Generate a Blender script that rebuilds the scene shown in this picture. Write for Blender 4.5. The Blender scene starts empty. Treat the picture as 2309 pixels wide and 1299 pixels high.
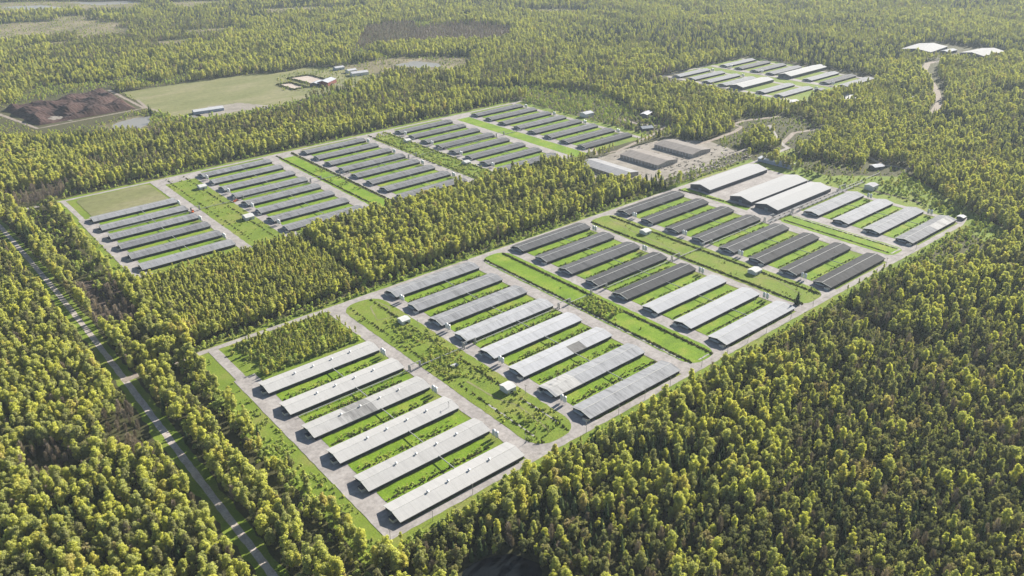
import bpy, math, random
import numpy as np
from mathutils import Matrix, Vector
R = math.radians
scene = bpy.context.scene
COL = scene.collection

# ------------------------------------------------------------------ camera
CAM = [0.0, 0.0, 336.186]
CX, CY, CZ = [0.771694, -0.635604, -0.022286], [0.29673, 0.328827, 0.896562], [0.56253, 0.698484, -0.442356]          # right, up, forward of the lens
cd = bpy.data.cameras.new('camera'); cam = bpy.data.objects.new('camera', cd); COL.objects.link(cam)
cd.sensor_width = 36; cd.lens = 28.6924; cd.clip_start = 1; cd.clip_end = 20000
cam.matrix_world = Matrix(((CX[0], CY[0], -CZ[0], CAM[0]), (CX[1], CY[1], -CZ[1], CAM[1]), (CX[2], CY[2], -CZ[2], CAM[2]), (0, 0, 0, 1)))
scene.camera = cam

# ------------------------------------------------------------------ light
SUN = Vector((1.95, 0.27, 1.0)).normalized()          # towards the sun
elev = math.asin(SUN.z); az = math.atan2(SUN.x, SUN.y)
w = bpy.data.worlds.new("World"); scene.world = w; w.use_nodes = True
nt = w.node_tree; bg = nt.nodes['Background']
sky = nt.nodes.new('ShaderNodeTexSky'); sky.sky_type = 'NISHITA'; sky.sun_disc = False
sky.sun_elevation = elev; sky.sun_rotation = az; sky.air_density = 1.0; sky.dust_density = 0.4
nt.links.new(sky.outputs[0], bg.inputs[0]); bg.inputs[1].default_value = 0.05
sl = bpy.data.lights.new('sun', 'SUN'); so = bpy.data.objects.new('sun', sl); COL.objects.link(so)
sl.energy = 5.0; sl.angle = R(0.5); sl.color = (1.0, 0.93, 0.82)
so.rotation_euler = (-SUN).to_track_quat('-Z', 'Y').to_euler(); so.location = (0, 0, 600)
scene.view_settings.view_transform = 'Standard'; scene.view_settings.look = 'None'
scene.view_settings.exposure = 1.42; scene.view_settings.gamma = 1
try:
    scene.cycles.max_bounces = 5; scene.cycles.diffuse_bounces = 3; scene.cycles.transmission_bounces = 3
    scene.cycles.volume_bounces = 0; scene.cycles.transparent_max_bounces = 4
except Exception: pass

# ------------------------------------------------------------------ node helpers
def newmat(name, rough=0.9, spec=0.3):
    m = bpy.data.materials.new(name); m.use_nodes = True
    n = m.node_tree.nodes; b = n['Principled BSDF']
    b.inputs['Roughness'].default_value = rough
    b.inputs['Specular IOR Level'].default_value = spec
    return m, m.node_tree, b
def noise(t, vec, scale, detail=4, rough=0.6, sc=None):
    n = t.nodes.new('ShaderNodeTexNoise'); n.inputs['Scale'].default_value = scale
    n.inputs['Detail'].default_value = detail; n.inputs['Roughness'].default_value = rough
    if sc:
        mp = t.nodes.new('ShaderNodeMapping'); mp.inputs['Scale'].default_value = sc
        t.links.new(vec, mp.inputs[0]); vec = mp.outputs[0]
    if vec is not None: t.links.new(vec, n.inputs['Vector'])
    return n.outputs[0]
def ramp(t, fac, stops):
    r = t.nodes.new('ShaderNodeValToRGB'); e = r.color_ramp.elements
    while len(e) < len(stops): e.new(0.5)
    for i, (p, c) in enumerate(stops):
        e[i].position = p; e[i].color = (c[0], c[1], c[2], 1)
    t.links.new(fac, r.inputs[0]); return r.outputs[0]
def mix(t, a, b, fac, mode='MIX'):
    m = t.nodes.new('ShaderNodeMix'); m.data_type = 'RGBA'; m.blend_type = mode
    for k, v in ((0, fac), (6, a), (7, b)):
        if hasattr(v, 'is_output'): t.links.new(v, m.inputs[k])
        else: m.inputs[k].default_value = v if k == 0 else (v[0], v[1], v[2], 1)
    return m.outputs[2]
def mth(t, op, a, b=0.0, c=None):
    m = t.nodes.new('ShaderNodeMath'); m.operation = op
    for i, v in enumerate((a, b) + ((c,) if c is not None else ())):
        if hasattr(v, 'is_output'): t.links.new(v, m.inputs[i])
        else: m.inputs[i].default_value = v
    return m.outputs[0]
def geo(t): return t.nodes.new('ShaderNodeNewGeometry').outputs['Position']
def objc(t): return t.nodes.new('ShaderNodeTexCoord').outputs['Object']
def bump(t, b, h, dist, strength=1.0):
    n = t.nodes.new('ShaderNodeBump'); n.inputs['Distance'].default_value = dist; n.inputs['Strength'].default_value = strength
    t.links.new(h, n.inputs['Height']); t.links.new(n.outputs[0], b.inputs['Normal'])

K = 0.74
def ground_mat(name, stops, scale=0.05, fine=(0.8, 0.55, 1.35), sc=None, rough=0.95, bmp=0.3):
    m, t, b = newmat(name, rough, 0.15); p = geo(t)
    c = ramp(t, noise(t, p, scale, 7, 0.62, sc), [(q, tuple(v * K for v in k)) for q, k in stops])
    f = ramp(t, noise(t, p, fine[0], 5, 0.7), [(0.25, (fine[1],) * 3), (0.75, (fine[2],) * 3)])
    c = mix(t, c, f, 1.0, 'MULTIPLY')
    t.links.new(c, b.inputs['Base Color'])
    if bmp: bump(t, b, noise(t, p, 1.3, 4, 0.7), bmp)
    return m
M = {}
M['floor'] = ground_mat('forest floor', [(0.3, (0.06, 0.06, 0.025)), (0.5, (0.09, 0.09, 0.035)), (0.7, (0.1, 0.09, 0.05)), (0.8, (0.2, 0.18, 0.1))], 0.006)
M['grass'] = ground_mat('grass', [(0.3, (0.135, 0.21, 0.022)), (0.5, (0.2, 0.275, 0.034)), (0.64, (0.25, 0.275, 0.06)), (0.78, (0.28, 0.26, 0.1))], 0.03)
M['lush'] = ground_mat('lush grass', [(0.3, (0.13, 0.23, 0.014)), (0.52, (0.195, 0.315, 0.02)), (0.68, (0.3, 0.35, 0.05)), (0.82, (0.36, 0.32, 0.13))], 0.05, (0.9, 0.55, 1.35))
M['meadow'] = ground_mat('dry meadow', [(0.3, (0.17, 0.19, 0.07)), (0.5, (0.23, 0.235, 0.1)), (0.7, (0.32, 0.29, 0.17))], 0.012, (0.12, 0.75, 1.2), sc=(0.6, 1.6, 1))
M['tan'] = ground_mat('dry bog', [(0.3, (0.14, 0.13, 0.07)), (0.5, (0.22, 0.19, 0.11)), (0.7, (0.31, 0.26, 0.17))], 0.01, (0.08, 0.7, 1.25))
M['brown'] = ground_mat('felled ground', [(0.3, (0.07, 0.055, 0.045)), (0.6, (0.13, 0.1, 0.08)), (0.8, (0.17, 0.15, 0.1))], 0.03)
M['concrete'] = ground_mat('worn concrete', [(0.3, (0.32, 0.295, 0.28)), (0.55, (0.43, 0.4, 0.38)), (0.75, (0.51, 0.48, 0.46))], 0.07, (0.3, 0.66, 1.2), bmp=0)
M['track'] = ground_mat('gravel track', [(0.3, (0.24, 0.2, 0.165)), (0.6, (0.39, 0.335, 0.285)), (0.8, (0.5, 0.44, 0.38))], 0.2, (0.9, 0.4, 1.5), bmp=0)
M['gravel'] = ground_mat('pale gravel', [(0.3, (0.4, 0.35, 0.31)), (0.6, (0.58, 0.52, 0.47)), (0.8, (0.66, 0.6, 0.54))], 0.2, (0.9, 0.5, 1.4), bmp=0)
M['sand'] = ground_mat('pale sand', [(0.3, (0.24, 0.215, 0.18)), (0.6, (0.38, 0.345, 0.3)), (0.8, (0.26, 0.26, 0.17))], 0.05, (0.3, 0.75, 1.15), bmp=0)
M['arena'] = ground_mat('arena sand', [(0.3, (0.5, 0.42, 0.36)), (0.7, (0.62, 0.54, 0.47))], 0.05, bmp=0)
M['peat'] = ground_mat('peat', [(0.3, (0.045, 0.027, 0.024)), (0.55, (0.085, 0.05, 0.043)), (0.8, (0.17, 0.11, 0.085))], 0.03, (0.15, 0.5, 1.5), sc=(1, 0.6, 1))
M['channel'] = ground_mat('pale gravel bed', [(0.3, (0.3, 0.29, 0.27)), (0.7, (0.5, 0.48, 0.45))], 0.2, bmp=0)
def water_mat(name, col, rough):
    m, t, b = newmat(name, rough, 0.25 if name != 'dark water' else 0.04); b.inputs['Base Color'].default_value = (*col, 1)
    bump(t, b, noise(t, geo(t), 0.8, 3), 0.03); return m
M['water'] = water_mat('dark water', (0.006, 0.008, 0.01), 0.08)
M['marshwater'] = water_mat('shallow water', (0.2, 0.19, 0.17), 0.35)

# roofs: the tone of each roof is the colour carried by its own object
def roof_mat():
    m, t, b = newmat('fibre cement roof', 0.8, 0.06)
    oi = t.nodes.new('ShaderNodeObjectInfo'); oc = objc(t)
    rnd = mth(t, 'MULTIPLY', oi.outputs['Random'], 300.0)
    off = t.nodes.new('ShaderNodeCombineXYZ'); t.links.new(rnd, off.inputs[0]); t.links.new(rnd, off.inputs[2])
    va = t.nodes.new('ShaderNodeVectorMath'); t.links.new(oc, va.inputs[0]); t.links.new(off.outputs[0], va.inputs[1])
    v = va.outputs[0]
    streak = ramp(t, noise(t, v, 1.0, 5, 0.65, (0.32, 0.05, 0.05)), [(0.3, (0.5,) * 3), (0.46, (0.9,) * 3), (0.6, (1.05,) * 3), (0.78, (1.28,) * 3)])
    blotch = ramp(t, noise(t, v, 0.09, 5, 0.7), [(0.3, (0.8,) * 3), (0.55, (1.0,) * 3), (0.75, (1.1,) * 3)])
    # strength of the weathering is carried by the alpha of the object colour
    k = oi.outputs['Alpha']
    fine = ramp(t, noise(t, v, 1.0, 4, 0.7, (1.3, 0.07, 0.07)), [(0.3, (0.72,) * 3), (0.5, (1.0,) * 3), (0.72, (1.15,) * 3)])
    c = mix(t, oi.outputs['Color'], streak, k, 'MULTIPLY'); c = mix(t, c, fine, k, 'MULTIPLY'); c = mix(t, c, blotch, k, 'MULTIPLY')
    # sheet joints along the roof every 8 m and the ridge cap
    sp = t.nodes.new('ShaderNodeSeparateXYZ'); t.links.new(oc, sp.inputs[0])
    fr = mth(t, 'FRACT', mth(t, 'MULTIPLY', sp.outputs[0], 1 / 6.0)); jn = mth(t, 'LESS_THAN', fr, 0.05)
    c = mix(t, c, (0.8, 0.8, 0.8), mth(t, 'MULTIPLY', jn, 0.5), 'MULTIPLY')
    rows = mth(t, 'FRACT', mth(t, 'MULTIPLY', sp.outputs[1], 1 / 3.2)); jr = mth(t, 'LESS_THAN', rows, 0.06)
    c = mix(t, c, (0.86, 0.86, 0.86), mth(t, 'MULTIPLY', jr, 0.5), 'MULTIPLY')
    c = mix(t, c, (K * .97,) * 3, 1.0, 'MULTIPLY')
    t.links.new(c, b.inputs['Base Color'])
    wv = t.nodes.new('ShaderNodeTexWave'); wv.inputs['Scale'].default_value = 1.1; t.links.new(oc, wv.inputs['Vector'])
    bump(t, b, wv.outputs[1], 0.02, 0.6)
    return m
M['roof'] = roof_mat()
def simple(name, col, rough=0.8, spec=0.3, var=0.18, sc=0.8):
    m, t, b = newmat(name, rough, spec)
    col = tuple(v * K for v in col)
    f = ramp(t, noise(t, objc(t), sc, 4), [(0.3, tuple(c * (1 - var) for c in col)), (0.7, tuple(min(1, c * (1 + var)) for c in col))])
    t.links.new(f, b.inputs['Base Color']); return m
M['wall'] = simple('rendered wall', (0.06, 0.064, 0.07), var=0.3, sc=0.3)
M['whitewall'] = simple('white painted wall', (0.72, 0.71, 0.68), var=0.12)
M['darkwall'] = simple('dark boarded wall', (0.10, 0.105, 0.12), var=0.3)
M['brickwall'] = simple('patched wall', (0.42, 0.38, 0.34), var=0.35, sc=0.5)
M['darkroof'] = simple('dark felt roof', (0.06, 0.06, 0.065))
M['trim'] = simple('pale trim', (0.68, 0.68, 0.64))
M['door'] = simple('door paint', (0.2, 0.24, 0.26))
M['opening'] = simple('dark opening', (0.02, 0.022, 0.025))
M['silo'] = simple('silo white paint', (0.8, 0.8, 0.8), 0.4, 0.5, 0.06)
M['steel'] = simple('galvanised steel', (0.5, 0.5, 0.5), 0.5, 0.5, 0.1)
M['pipe'] = simple('pipe cladding', (0.42, 0.42, 0.41), 0.7, 0.15, 0.12, 0.2)
M['wood'] = simple('weathered timber', (0.16, 0.13, 0.11))
M['conc_post'] = simple('concrete post', (0.42, 0.4, 0.38))
M['orange'] = simple('orange paint', (0.7, 0.16, 0.05), 0.4)
M['carpaint'] = simple('black car paint', (0.02, 0.02, 0.025), 0.25, 0.6)
M['glass'] = simple('dark glass', (0.03, 0.035, 0.04), 0.1, 0.7)
M['rubber'] = simple('tyre rubber', (0.02, 0.02, 0.02))
M['rust'] = simple('rust red cladding', (0.2, 0.06, 0.05))
M['blue'] = simple('pale blue wall', (0.4, 0.45, 0.55))
M['bark'] = simple('bark', (0.2, 0.18, 0.15), var=0.4, sc=2)

# foliage: each tree takes one tint from its own position and chance
def leaf_mat(name, stops, trans=0.45, patch=0.02, wpatch=0.6):
    m = bpy.data.materials.new(name); m.use_nodes = True; t = m.node_tree; t.nodes.clear()
    out = t.nodes.new('ShaderNodeOutputMaterial')
    oi = t.nodes.new('ShaderNodeObjectInfo')
    n = noise(t, oi.outputs['Location'], patch, 4, 0.65)
    n = mth(t, 'MULTIPLY', mth(t, 'SUBTRACT', n, 0.5), 1.9)
    v = mth(t, 'ADD', mth(t, 'MULTIPLY', n, wpatch), mth(t, 'MULTIPLY', mth(t, 'SUBTRACT', oi.outputs['Random'], 0.5), 0.9))
    v = mth(t, 'ADD', v, 0.5)
    c = ramp(t, v, stops)
    f = ramp(t, noise(t, geo(t), 0.6, 3), [(0.3, (0.75,) * 3), (0.7, (1.25,) * 3)])
    c = mix(t, c, f, 1.0, 'MULTIPLY')
    d = t.nodes.new('ShaderNodeBsdfDiffuse'); t.links.new(c, d.inputs[0])
    tr = t.nodes.new('ShaderNodeBsdfTranslucent')
    c2 = mix(t, c, (1.1, 1.15, 0.55), 1.0, 'MULTIPLY'); t.links.new(c2, tr.inputs[0])
    s = t.nodes.new('ShaderNodeMixShader'); s.inputs[0].default_value = trans
    t.links.new(d.outputs[0], s.inputs[1]); t.links.new(tr.outputs[0], s.inputs[2]); t.links.new(s.outputs[0], out.inputs[0])
    return m
M['leaf'] = leaf_mat('spring leaves', [(0.0, (0.27, 0.26, 0.15)), (0.22, (0.41, 0.425, 0.19)), (0.48, (0.515, 0.52, 0.19)), (0.78, (0.59, 0.585, 0.17)), (0.96, (0.59, 0.545, 0.19)), (1.0, (0.54, 0.47, 0.23))], .58)
M['scrubleaf'] = leaf_mat('scrub leaves', [(0.0, (0.3, 0.34, 0.15)), (0.4, (0.43, 0.5, 0.17)), (0.7, (0.52, 0.58, 0.16)), (1.0, (0.54, 0.5, 0.22))])
M['needle'] = leaf_mat('needles', [(0.0, (0.04, 0.065, 0.03)), (0.5, (0.07, 0.1, 0.04)), (1.0, (0.11, 0.14, 0.05))], 0.15)
M['hedgeleaf'] = leaf_mat('hedge leaves', [(0.0, (0.08, 0.1, 0.05)), (0.4, (0.13, 0.16, 0.06)), (0.75, (0.2, 0.21, 0.08)), (1.0, (0.3, 0.24, 0.13))], 0.3)
M['dullleaf'] = leaf_mat('olive leaves', [(0.0, (0.16, 0.17, 0.09)), (0.4, (0.23, 0.24, 0.11)), (0.75, (0.32, 0.32, 0.14)), (1.0, (0.38, 0.32, 0.19))], 0.45)
M['twig'] = leaf_mat('bare twigs', [(0.0, (0.2, 0.165, 0.135)), (0.5, (0.3, 0.25, 0.21)), (1.0, (0.42, 0.35, 0.29))], 0.1)

# ------------------------------------------------------------------ mesh helpers
class MB:
    def __init__(s): s.v = []; s.f = []
    def add(s, vs, fs):
        o = len(s.v); s.v += [tuple(a) for a in vs]; s.f += [tuple(i + o for i in f) for f in fs]; return s
    def box(s, x0, x1, y0, y1, z0, z1):
        return s.add([(x0, y0, z0), (x1, y0, z0), (x1, y1, z0), (x0, y1, z0), (x0, y0, z1), (x1, y0, z1), (x1, y1, z1), (x0, y1, z1)],
                     [(0, 3, 2, 1), (4, 5, 6, 7), (0, 1, 5, 4), (1, 2, 6, 5), (2, 3, 7, 6), (3, 0, 4, 7)])
    def tube(s, p, q, r0, r1=None, n=8, caps=True):
        r1 = r0 if r1 is None else r1
        p = Vector(p); q = Vector(q); d = (q - p).normalized()
        a = d.orthogonal().normalized(); b = d.cross(a)
        vs = []
        for c, r in ((p, r0), (q, r1)):
            for k in range(n):
                t = 2 * math.pi * k / n; vs.append(c + a * (r * math.cos(t)) + b * (r * math.sin(t)))
        fs = [(k, (k + 1) % n, n + (k + 1) % n, n + k) for k in range(n)]
        if caps: fs += [tuple(range(n))[::-1], tuple(range(n, 2 * n))]
        return s.add(vs, fs)
    def path(s, pts, r, n=8):
        for a, b in zip(pts, pts[1:]): s.tube(a, b, r, n=n)
        return s
    def mesh(s, name, mat, smooth=False):
        me = bpy.data.meshes.new(name); me.from_pydata(s.v, [], s.f); me.materials.append(M[mat])
        if smooth:
            for p in me.polygons: p.use_smooth = True
        me.update(); return me
    def build(s, name, mat, parent=None, smooth=False):
        return obj(name, s.mesh(name, mat, smooth), parent)
def obj(name, me, parent=None):
    o = bpy.data.objects.new(name, me); COL.objects.link(o)
    if parent: o.parent = parent
    return o
def tag(o, label, cat, group=None, kind=None):
    if kind: o['kind'] = kind
    if label: o['label'] = label
    if cat: o['category'] = cat
    if group: o['group'] = group
    return o
def thing(name, label, cat, loc=(0, 0, 0), rz=0, group=None):
    o = bpy.data.objects.new(name, None); COL.objects.link(o); o.location = loc; o.rotation_euler = (0, 0, rz)
    o.empty_display_size = 2
    return tag(o, label, cat, group)
def dup(root, loc, rz=0, label=None, group=None, scale=None):
    r = root.copy(); COL.objects.link(r); r.location = loc; r.rotation_euler = (0, 0, rz)
    if scale: r.scale = scale
    if label: r['label'] = label
    if group: r['group'] = group
    for ch in list(root.children):
        c = ch.copy(); COL.objects.link(c); c.parent = r
        for g in list(ch.children):
            d = g.copy(); COL.objects.link(d); d.parent = c
    return r
ORD = ['first', 'second', 'third', 'fourth', 'fifth', 'sixth', 'seventh', 'eighth', 'ninth']

def rough_poly(poly, step=6.0, amp=0.5, seed=0):
    rng = random.Random(seed); out = []
    for (x0, y0), (x1, y1) in zip(poly, poly[1:] + poly[:1]):
        L = math.hypot(x1 - x0, y1 - y0); n = max(1, int(L / step))
        for i in range(n):
            t = i / n; a = amp if i else amp * 0.3
            out.append((x0 + (x1 - x0) * t + rng.uniform(-a, a), y0 + (y1 - y0) * t + rng.uniform(-a, a)))
    return out
def rrect(x0, x1, y0, y1, r):
    out = []
    for cx, cy, a0 in ((x1 - r, y0 + r, -90), (x1 - r, y1 - r, 0), (x0 + r, y1 - r, 90), (x0 + r, y0 + r, 180)):
        for k in range(6):
            a = R(a0 + 18 * k); out.append((cx + r * math.cos(a), cy + r * math.sin(a)))
    return out
from mathutils.geometry import tessellate_polygon
def sheet(name, polys, z, mat, step=5.0, amp=0.4, seed=1, kind='structure'):
    mb = MB()
    for k, p in enumerate(polys):
        p = rough_poly(p, step, amp, seed + k) if amp else p
        tris = tessellate_polygon([[Vector((a, b, 0)) for a, b in p]])
        fs = []
        for t in tris:
            (ax, ay), (bx, by), (cx, cy) = (p[i] for i in t)
            fs.append(tuple(t) if (bx - ax) * (cy - ay) - (by - ay) * (cx - ax) > 0 else tuple(reversed(t)))
        mb.add([(a, b, z + 0.004 * k) for a, b in p], fs)
    o = mb.build(name, mat); o['kind'] = kind; return o
def rect(x0, x1, y0, y1): return [(x0, y0), (x1, y0), (x1, y1), (x0, y1)]
def ribbon(pts, w):
    L, Rr = [], []
    for i, p in enumerate(pts):
        a = pts[max(0, i - 1)]; b = pts[min(len(pts) - 1, i + 1)]
        d = math.hypot(b[0] - a[0], b[1] - a[1]); nx, ny = -(b[1] - a[1]) / d, (b[0] - a[0]) / d
        L.append((p[0] + nx * w / 2, p[1] + ny * w / 2)); Rr.append((p[0] - nx * w / 2, p[1] - ny * w / 2))
    return Rr + L[::-1]

# ------------------------------------------------------------------ the ground
gm = MB().add([(-3000, -3000, 0), (9000, -3000, 0), (9000, 9000, 0), (-3000, 9000, 0)], [(0, 1, 2, 3)])
g = gm.build('ground', 'floor'); g['kind'] = 'structure'

UF = [178, 334, 486, 639.5, 790]; LEN = 95.5
def farm_rows(which):
    if which == 'A':
        return [(UF[0], [510.8 - 36.1 * i for i in range(6)]), (UF[1], [581.8 - 35.8 * i for i in range(8)]),
                (UF[2], [583.2 - 35.95 * i for i in range(8)]), (UF[3], [581.2 - 35.5 * i for i in range(8)]), (UF[4], [439.0 - 35.3 * i for i in range(4)])]
    return [(UF[0], [977.5 - 35.0 * i for i in range(6)]), (UF[1] - 1, [1049.8 - 35.7 * i for i in range(8)]),
            (UF[2] - 4, [1050.8 - 35.8 * i for i in range(8)]), (UF[3] - 2, [1047.7 - 35.6 * i for i in range(8)]), (UF[4] - 6, [1048 - 35.5 * i for i in range(8)])]

# grass of the farms, dry meadow, bogs
sheet('farm_grass', [rect(146, 912, 316, 619), rect(152, 905, 786, 1097)], 0.03, 'grass', 8, 1.5)
sheet('roadside_grass', [[(909.4,517.2),(940.8,499.5),(995.5,436.1),(934.9,344.5),(899.7,287.9),(842.4,277.1),(872.6,321.2),(910.7,348.0),(918.9,440.5)], [(945.1,606.6),(994.2,608.2),(974.0,584.6),(932.9,564.4),(924.9,514.5),(933.0,494.9),(881.1,475.8),(908.7,542.0)]], 0.05, 'grass', 10, 3)
MEADOW = [(411.2,1677.9),(455.7,1675.7),(558.8,1672.8),(655.1,1659.1),(718.0,1626.1),(786.1,1641.3),(835.1,1557.4),(841.5,1444.0),(819.5,1407.8),(713.0,1390.5),(671.7,1381.3),(593.8,1364.1),(501.1,1355.6),(447.7,1375.2),(422.3,1408.2),(406.2,1482.9),(410.1,1593.5)]
sheet('meadow', [MEADOW], 0.05, 'meadow', 15, 3)
BOGS = [[(317.0,2316.4),(394.2,2416.2),(490.1,2427.3),(514.1,2372.4),(418.0,2336.8),(311.0,2282.5)], [(355.0,2928.0),(491.2,2903.7),(643.4,2812.9),(702.9,2640.9),(610.3,2505.7),(513.1,2524.9),(413.0,2510.5),(286.1,2477.0)], [(833.5,1592.3),(980.0,1596.6),(1084.2,1472.5),(1028.5,1390.5),(945.7,1361.6),(895.3,1463.0),(803.3,1483.0)], [(301.6,1443.6),(368.6,1469.1),(424.5,1414.3),(434.6,1380.0),(355.6,1336.2),(303.2,1386.9)], [(943.6,3080.4),(1140.6,2938.8),(1121.5,2816.5),(944.1,2823.1)], [(588.4,2669.1),(675.0,2525.7),(648.7,2398.5),(507.1,2409.0)], [(457.6,3599.4),(685.2,3443.3),(906.6,3106.0),(812.9,2943.2),(600.4,3063.2),(401.2,3230.4)], [(1076.3,2638.4),(1243.0,2539.7),(1386.6,2340.7),(1259.0,2337.4),(1090.3,2473.0)], [(756.6,2367.4),(885.9,2315.8),(901.0,2230.9),(754.8,2261.9)], [(632.3,2235.8),(725.5,2212.7),(756.1,2140.7),(650.4,2124.9)], [(1616.5,1983.8),(1738.6,1901.3),(1759.9,1790.0),(1617.1,1843.7)], [(543.9,2980.8),(671.5,2922.2),(699.9,2832.3),(584.1,2826.0)]]
sheet('bog', BOGS, 0.05, 'tan', 15, 4)
FELLED = [(1180.6,1880.5),(1292.6,1911.0),(1388.7,1838.9),(1400.7,1702.4),(1305.5,1604.5),(1210.4,1588.3),(1117.9,1714.3)]
FELLED2 = [(112, 700), (144, 690), (149, 800), (118, 830)]
sheet('felled_ground', [FELLED, FELLED2, [(122.4,1151.5),(177.4,1145.6),(175.2,1113.4),(135.7,1117.4),(107.4,1122.5)]], 0.05, 'brown', 10, 3)
DERELICT = [(751.5,763.2),(836.4,765.3),(907.8,762.0),(939.3,706.4),(931.0,654.1),(826.7,631.7),(726.4,647.3),(689.6,695.6)]
sheet('rubble_yard', [DERELICT], 0.05, 'sand', 8, 2.5)
PONDS = [[(506.9,3398.3),(619.1,3336.9),(670.2,3190.9),(555.2,3225.1)], [(706.1,3343.1),(867.7,3226.2),(906.6,3106.0),(763.2,3168.0)], [(670.7,2121.1),(700.8,2107.0),(693.0,2061.9),(662.9,2068.0)], [(324.1,1433.1),(352.8,1452.1),(388.2,1449.8),(381.0,1404.7),(346.7,1373.7),(316.4,1381.3)], [(920.1,1523.0),(978.6,1531.9),(995.5,1472.1),(986.2,1434.4),(938.9,1463.3)], [(435.6,1403.4),(456.7,1399.2),(456.6,1382.8),(434.6,1380.0)]]
sheet('marsh_pool', PONDS, 0.10, 'marshwater', 6, 3)
POND = [(173.5,270.6),(185.5,278.9),(200.2,278.0),(212.6,271.7),(220.0,255.6),(209.3,239.8),(184.5,226.9),(162.4,245.8)]
sheet('pond', [POND], 0.10, 'water', 6, 1)
PADS = [[(695.7,1563.0),(741.2,1558.7),(745.8,1488.5),(704.0,1474.3)], [(653.7,1519.7),(681.4,1519.5),(685.0,1460.8),(657.4,1456.7)]]
sheet('sand_arena', PADS, 0.12, 'arena', 10, 0.3)
sheet('sand_apron', [[(489.5,1444.8),(540.4,1430.8),(586.5,1348.8),(516.6,1374.1),(445.5,1369.3),(451.1,1404.7)]], 0.12, 'sand', 6, 3)
# raised peat field
def heap():
    c = [(211.5,1683.6),(391.5,1702.9),(390.2,1520.6),(231.4,1515.7)]
    (ax, ay), (bx, by), (dx, dy), (ex, ey) = c; n, m = 60, 34; rng = random.Random(5)
    mb = MB(); vs = []
    for i in range(n + 1):
        for j in range(m + 1):
            s, t = i / n, j / m
            x = (ax * (1 - s) + bx * s) * (1 - t) + (ex * (1 - s) + dx * s) * t
            y = (ay * (1 - s) + by * s) * (1 - t) + (ey * (1 - s) + dy * s) * t
            e = min(1, min(s, 1 - s, t, 1 - t) * 14)
            pit = 1 - min(1, max(0, 1.6 - 9 * math.hypot(s - 0.24, (t - 0.8) * 0.8)))
            z = e * pit * (8 + 2.6 * math.sin(s * 21 + 2 * math.sin(t * 9)) + 2.4 * math.sin(t * 17 + s * 8)) + rng.uniform(-.7, .7) * e + 0.15
            vs.append((x, y, z))
    fs = [(i * (m + 1) + j, i * (m + 1) + j + 1, (i + 1) * (m + 1) + j + 1, (i + 1) * (m + 1) + j) for i in range(n) for j in range(m)]
    mb.add(vs, fs); o = mb.build('peat_heap', 'peat'); o['kind'] = 'structure'
heap()
sheet('sand_pit', [[(258.2,1594.2),(281.9,1605.4),(283.8,1552.3),(284.4,1510.9),(256.3,1522.5)]], 0.45, 'sand', 6, 3)
HEAP = [(199.5,1686.6),(403.1,1745.0),(402.9,1508.0),(297.4,1466.8),(221.1,1466.4)]

# ------------------------------------------------------------------ roads and yards
ROADS = []
def road(name, pts, w, z, mat='concrete', amp=0.35, seed=3):
    ROADS.append((pts, w)); return sheet(name, [ribbon(pts, w)], z, mat, 5, amp, seed)
LEFT_ROAD = [(60, 1250), (88, 1110), (94, 1047), (98, 926), (101, 812), (102.5, 712), (103, 604), (103, 452), (104, 300), (104, 60)]
sheet('road_verge', [ribbon(LEFT_ROAD, 14)], 0.04, 'grass', 6, 1.5)
road('dirt_road', LEFT_ROAD, 4.6, 0.08, 'gravel', 0.3)
road('dirt_road', [(101, 606), (117, 610), (144, 608.5), (166, 608)], 6.5, 0.10, 'track', 0.6)
road('road', [(150, 608), (300, 607.5), (620, 608), (905, 606), (945, 609), (992, 613), (1010, 640), (1075, 700)], 6.0, 0.12)
road('road', [(167, 327.4), (620, 327.4), (880, 327.4), (905, 333)], 5.8, 0.12)
road('road', [(120, 1089), (165, 1088), (300, 1087), (905, 1085)], 5.6, 0.12)
road('road', [(889, 330), (889, 604)], 6.0, 0.15)
road('road', [(170, 1086), (171, 1000)], 5.6, 0.15)
road('forest_road', [(1727.3,751.1),(1685.1,755.7),(1619.3,730.4),(1559.3,694.1),(1512.0,662.2),(1460.2,630.2),(1386.8,590.6),(1295.8,559.6)], 11, 0.10, 'track', 0.7)
road('forest_road', [(992.0,610.3),(1002.5,630.2),(1063.9,650.6),(1112.5,637.3),(1114.0,602.1)], 7, 0.10, 'track', 0.6)
road('forest_road', [(903.9,709.6),(942.8,709.2),(1005.6,713.7),(1035.7,722.4),(1040.7,742.5),(1071.2,742.0),(1097.0,731.7),(1132.5,719.8)], 7, 0.11, 'track', 0.6)
road('forest_road', [(1035.7,520.1),(1014.7,486.9),(1025.6,451.2),(1056.4,432.0),(1104.2,420.1)], 6, 0.11, 'track', 0.6)
road('forest_road', [(819.2,828.2),(777.2,772.2),(814.3,765.7),(920.0,789.8),(957.7,805.3),(938.3,842.2),(941.9,883.5)], 6, 0.11, 'track', 0.6)
road('forest_road', [(735.8,710.1),(730.1,650.7),(837.4,655.0),(952.7,647.9)], 7, 0.14, 'sand', 0.8)
road('forest_road', [(192.9,1688.7),(227.4,1496.9),(401.1,1514.3),(398.0,1717.6),(347.0,1721.4)], 7, 0.11, 'track', 0.7)
road('forest_road', [(413.1,1590.5),(405.1,1514.8),(412.7,1467.9)], 5, 0.12, 'track', 0.7)
road('forest_road', [(728.8,1454.7),(756.0,1400.0),(845.1,1416.5)], 6, 0.12, 'track', 0.7)
YARDS = [rect(166, 183, 326, 549), rect(168, 176, 549, 607), rect(274, 286, 328, 607), rect(324, 338.5, 328, 606), rect(429, 445, 328, 606), rect(475, 490, 328, 606),
         rect(581, 593, 328, 606), rect(631, 644, 328, 606), rect(734, 753, 328, 606), rect(775, 795, 328, 606), rect(884, 891, 328, 606), rect(746, 886, 466, 606)]
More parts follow.
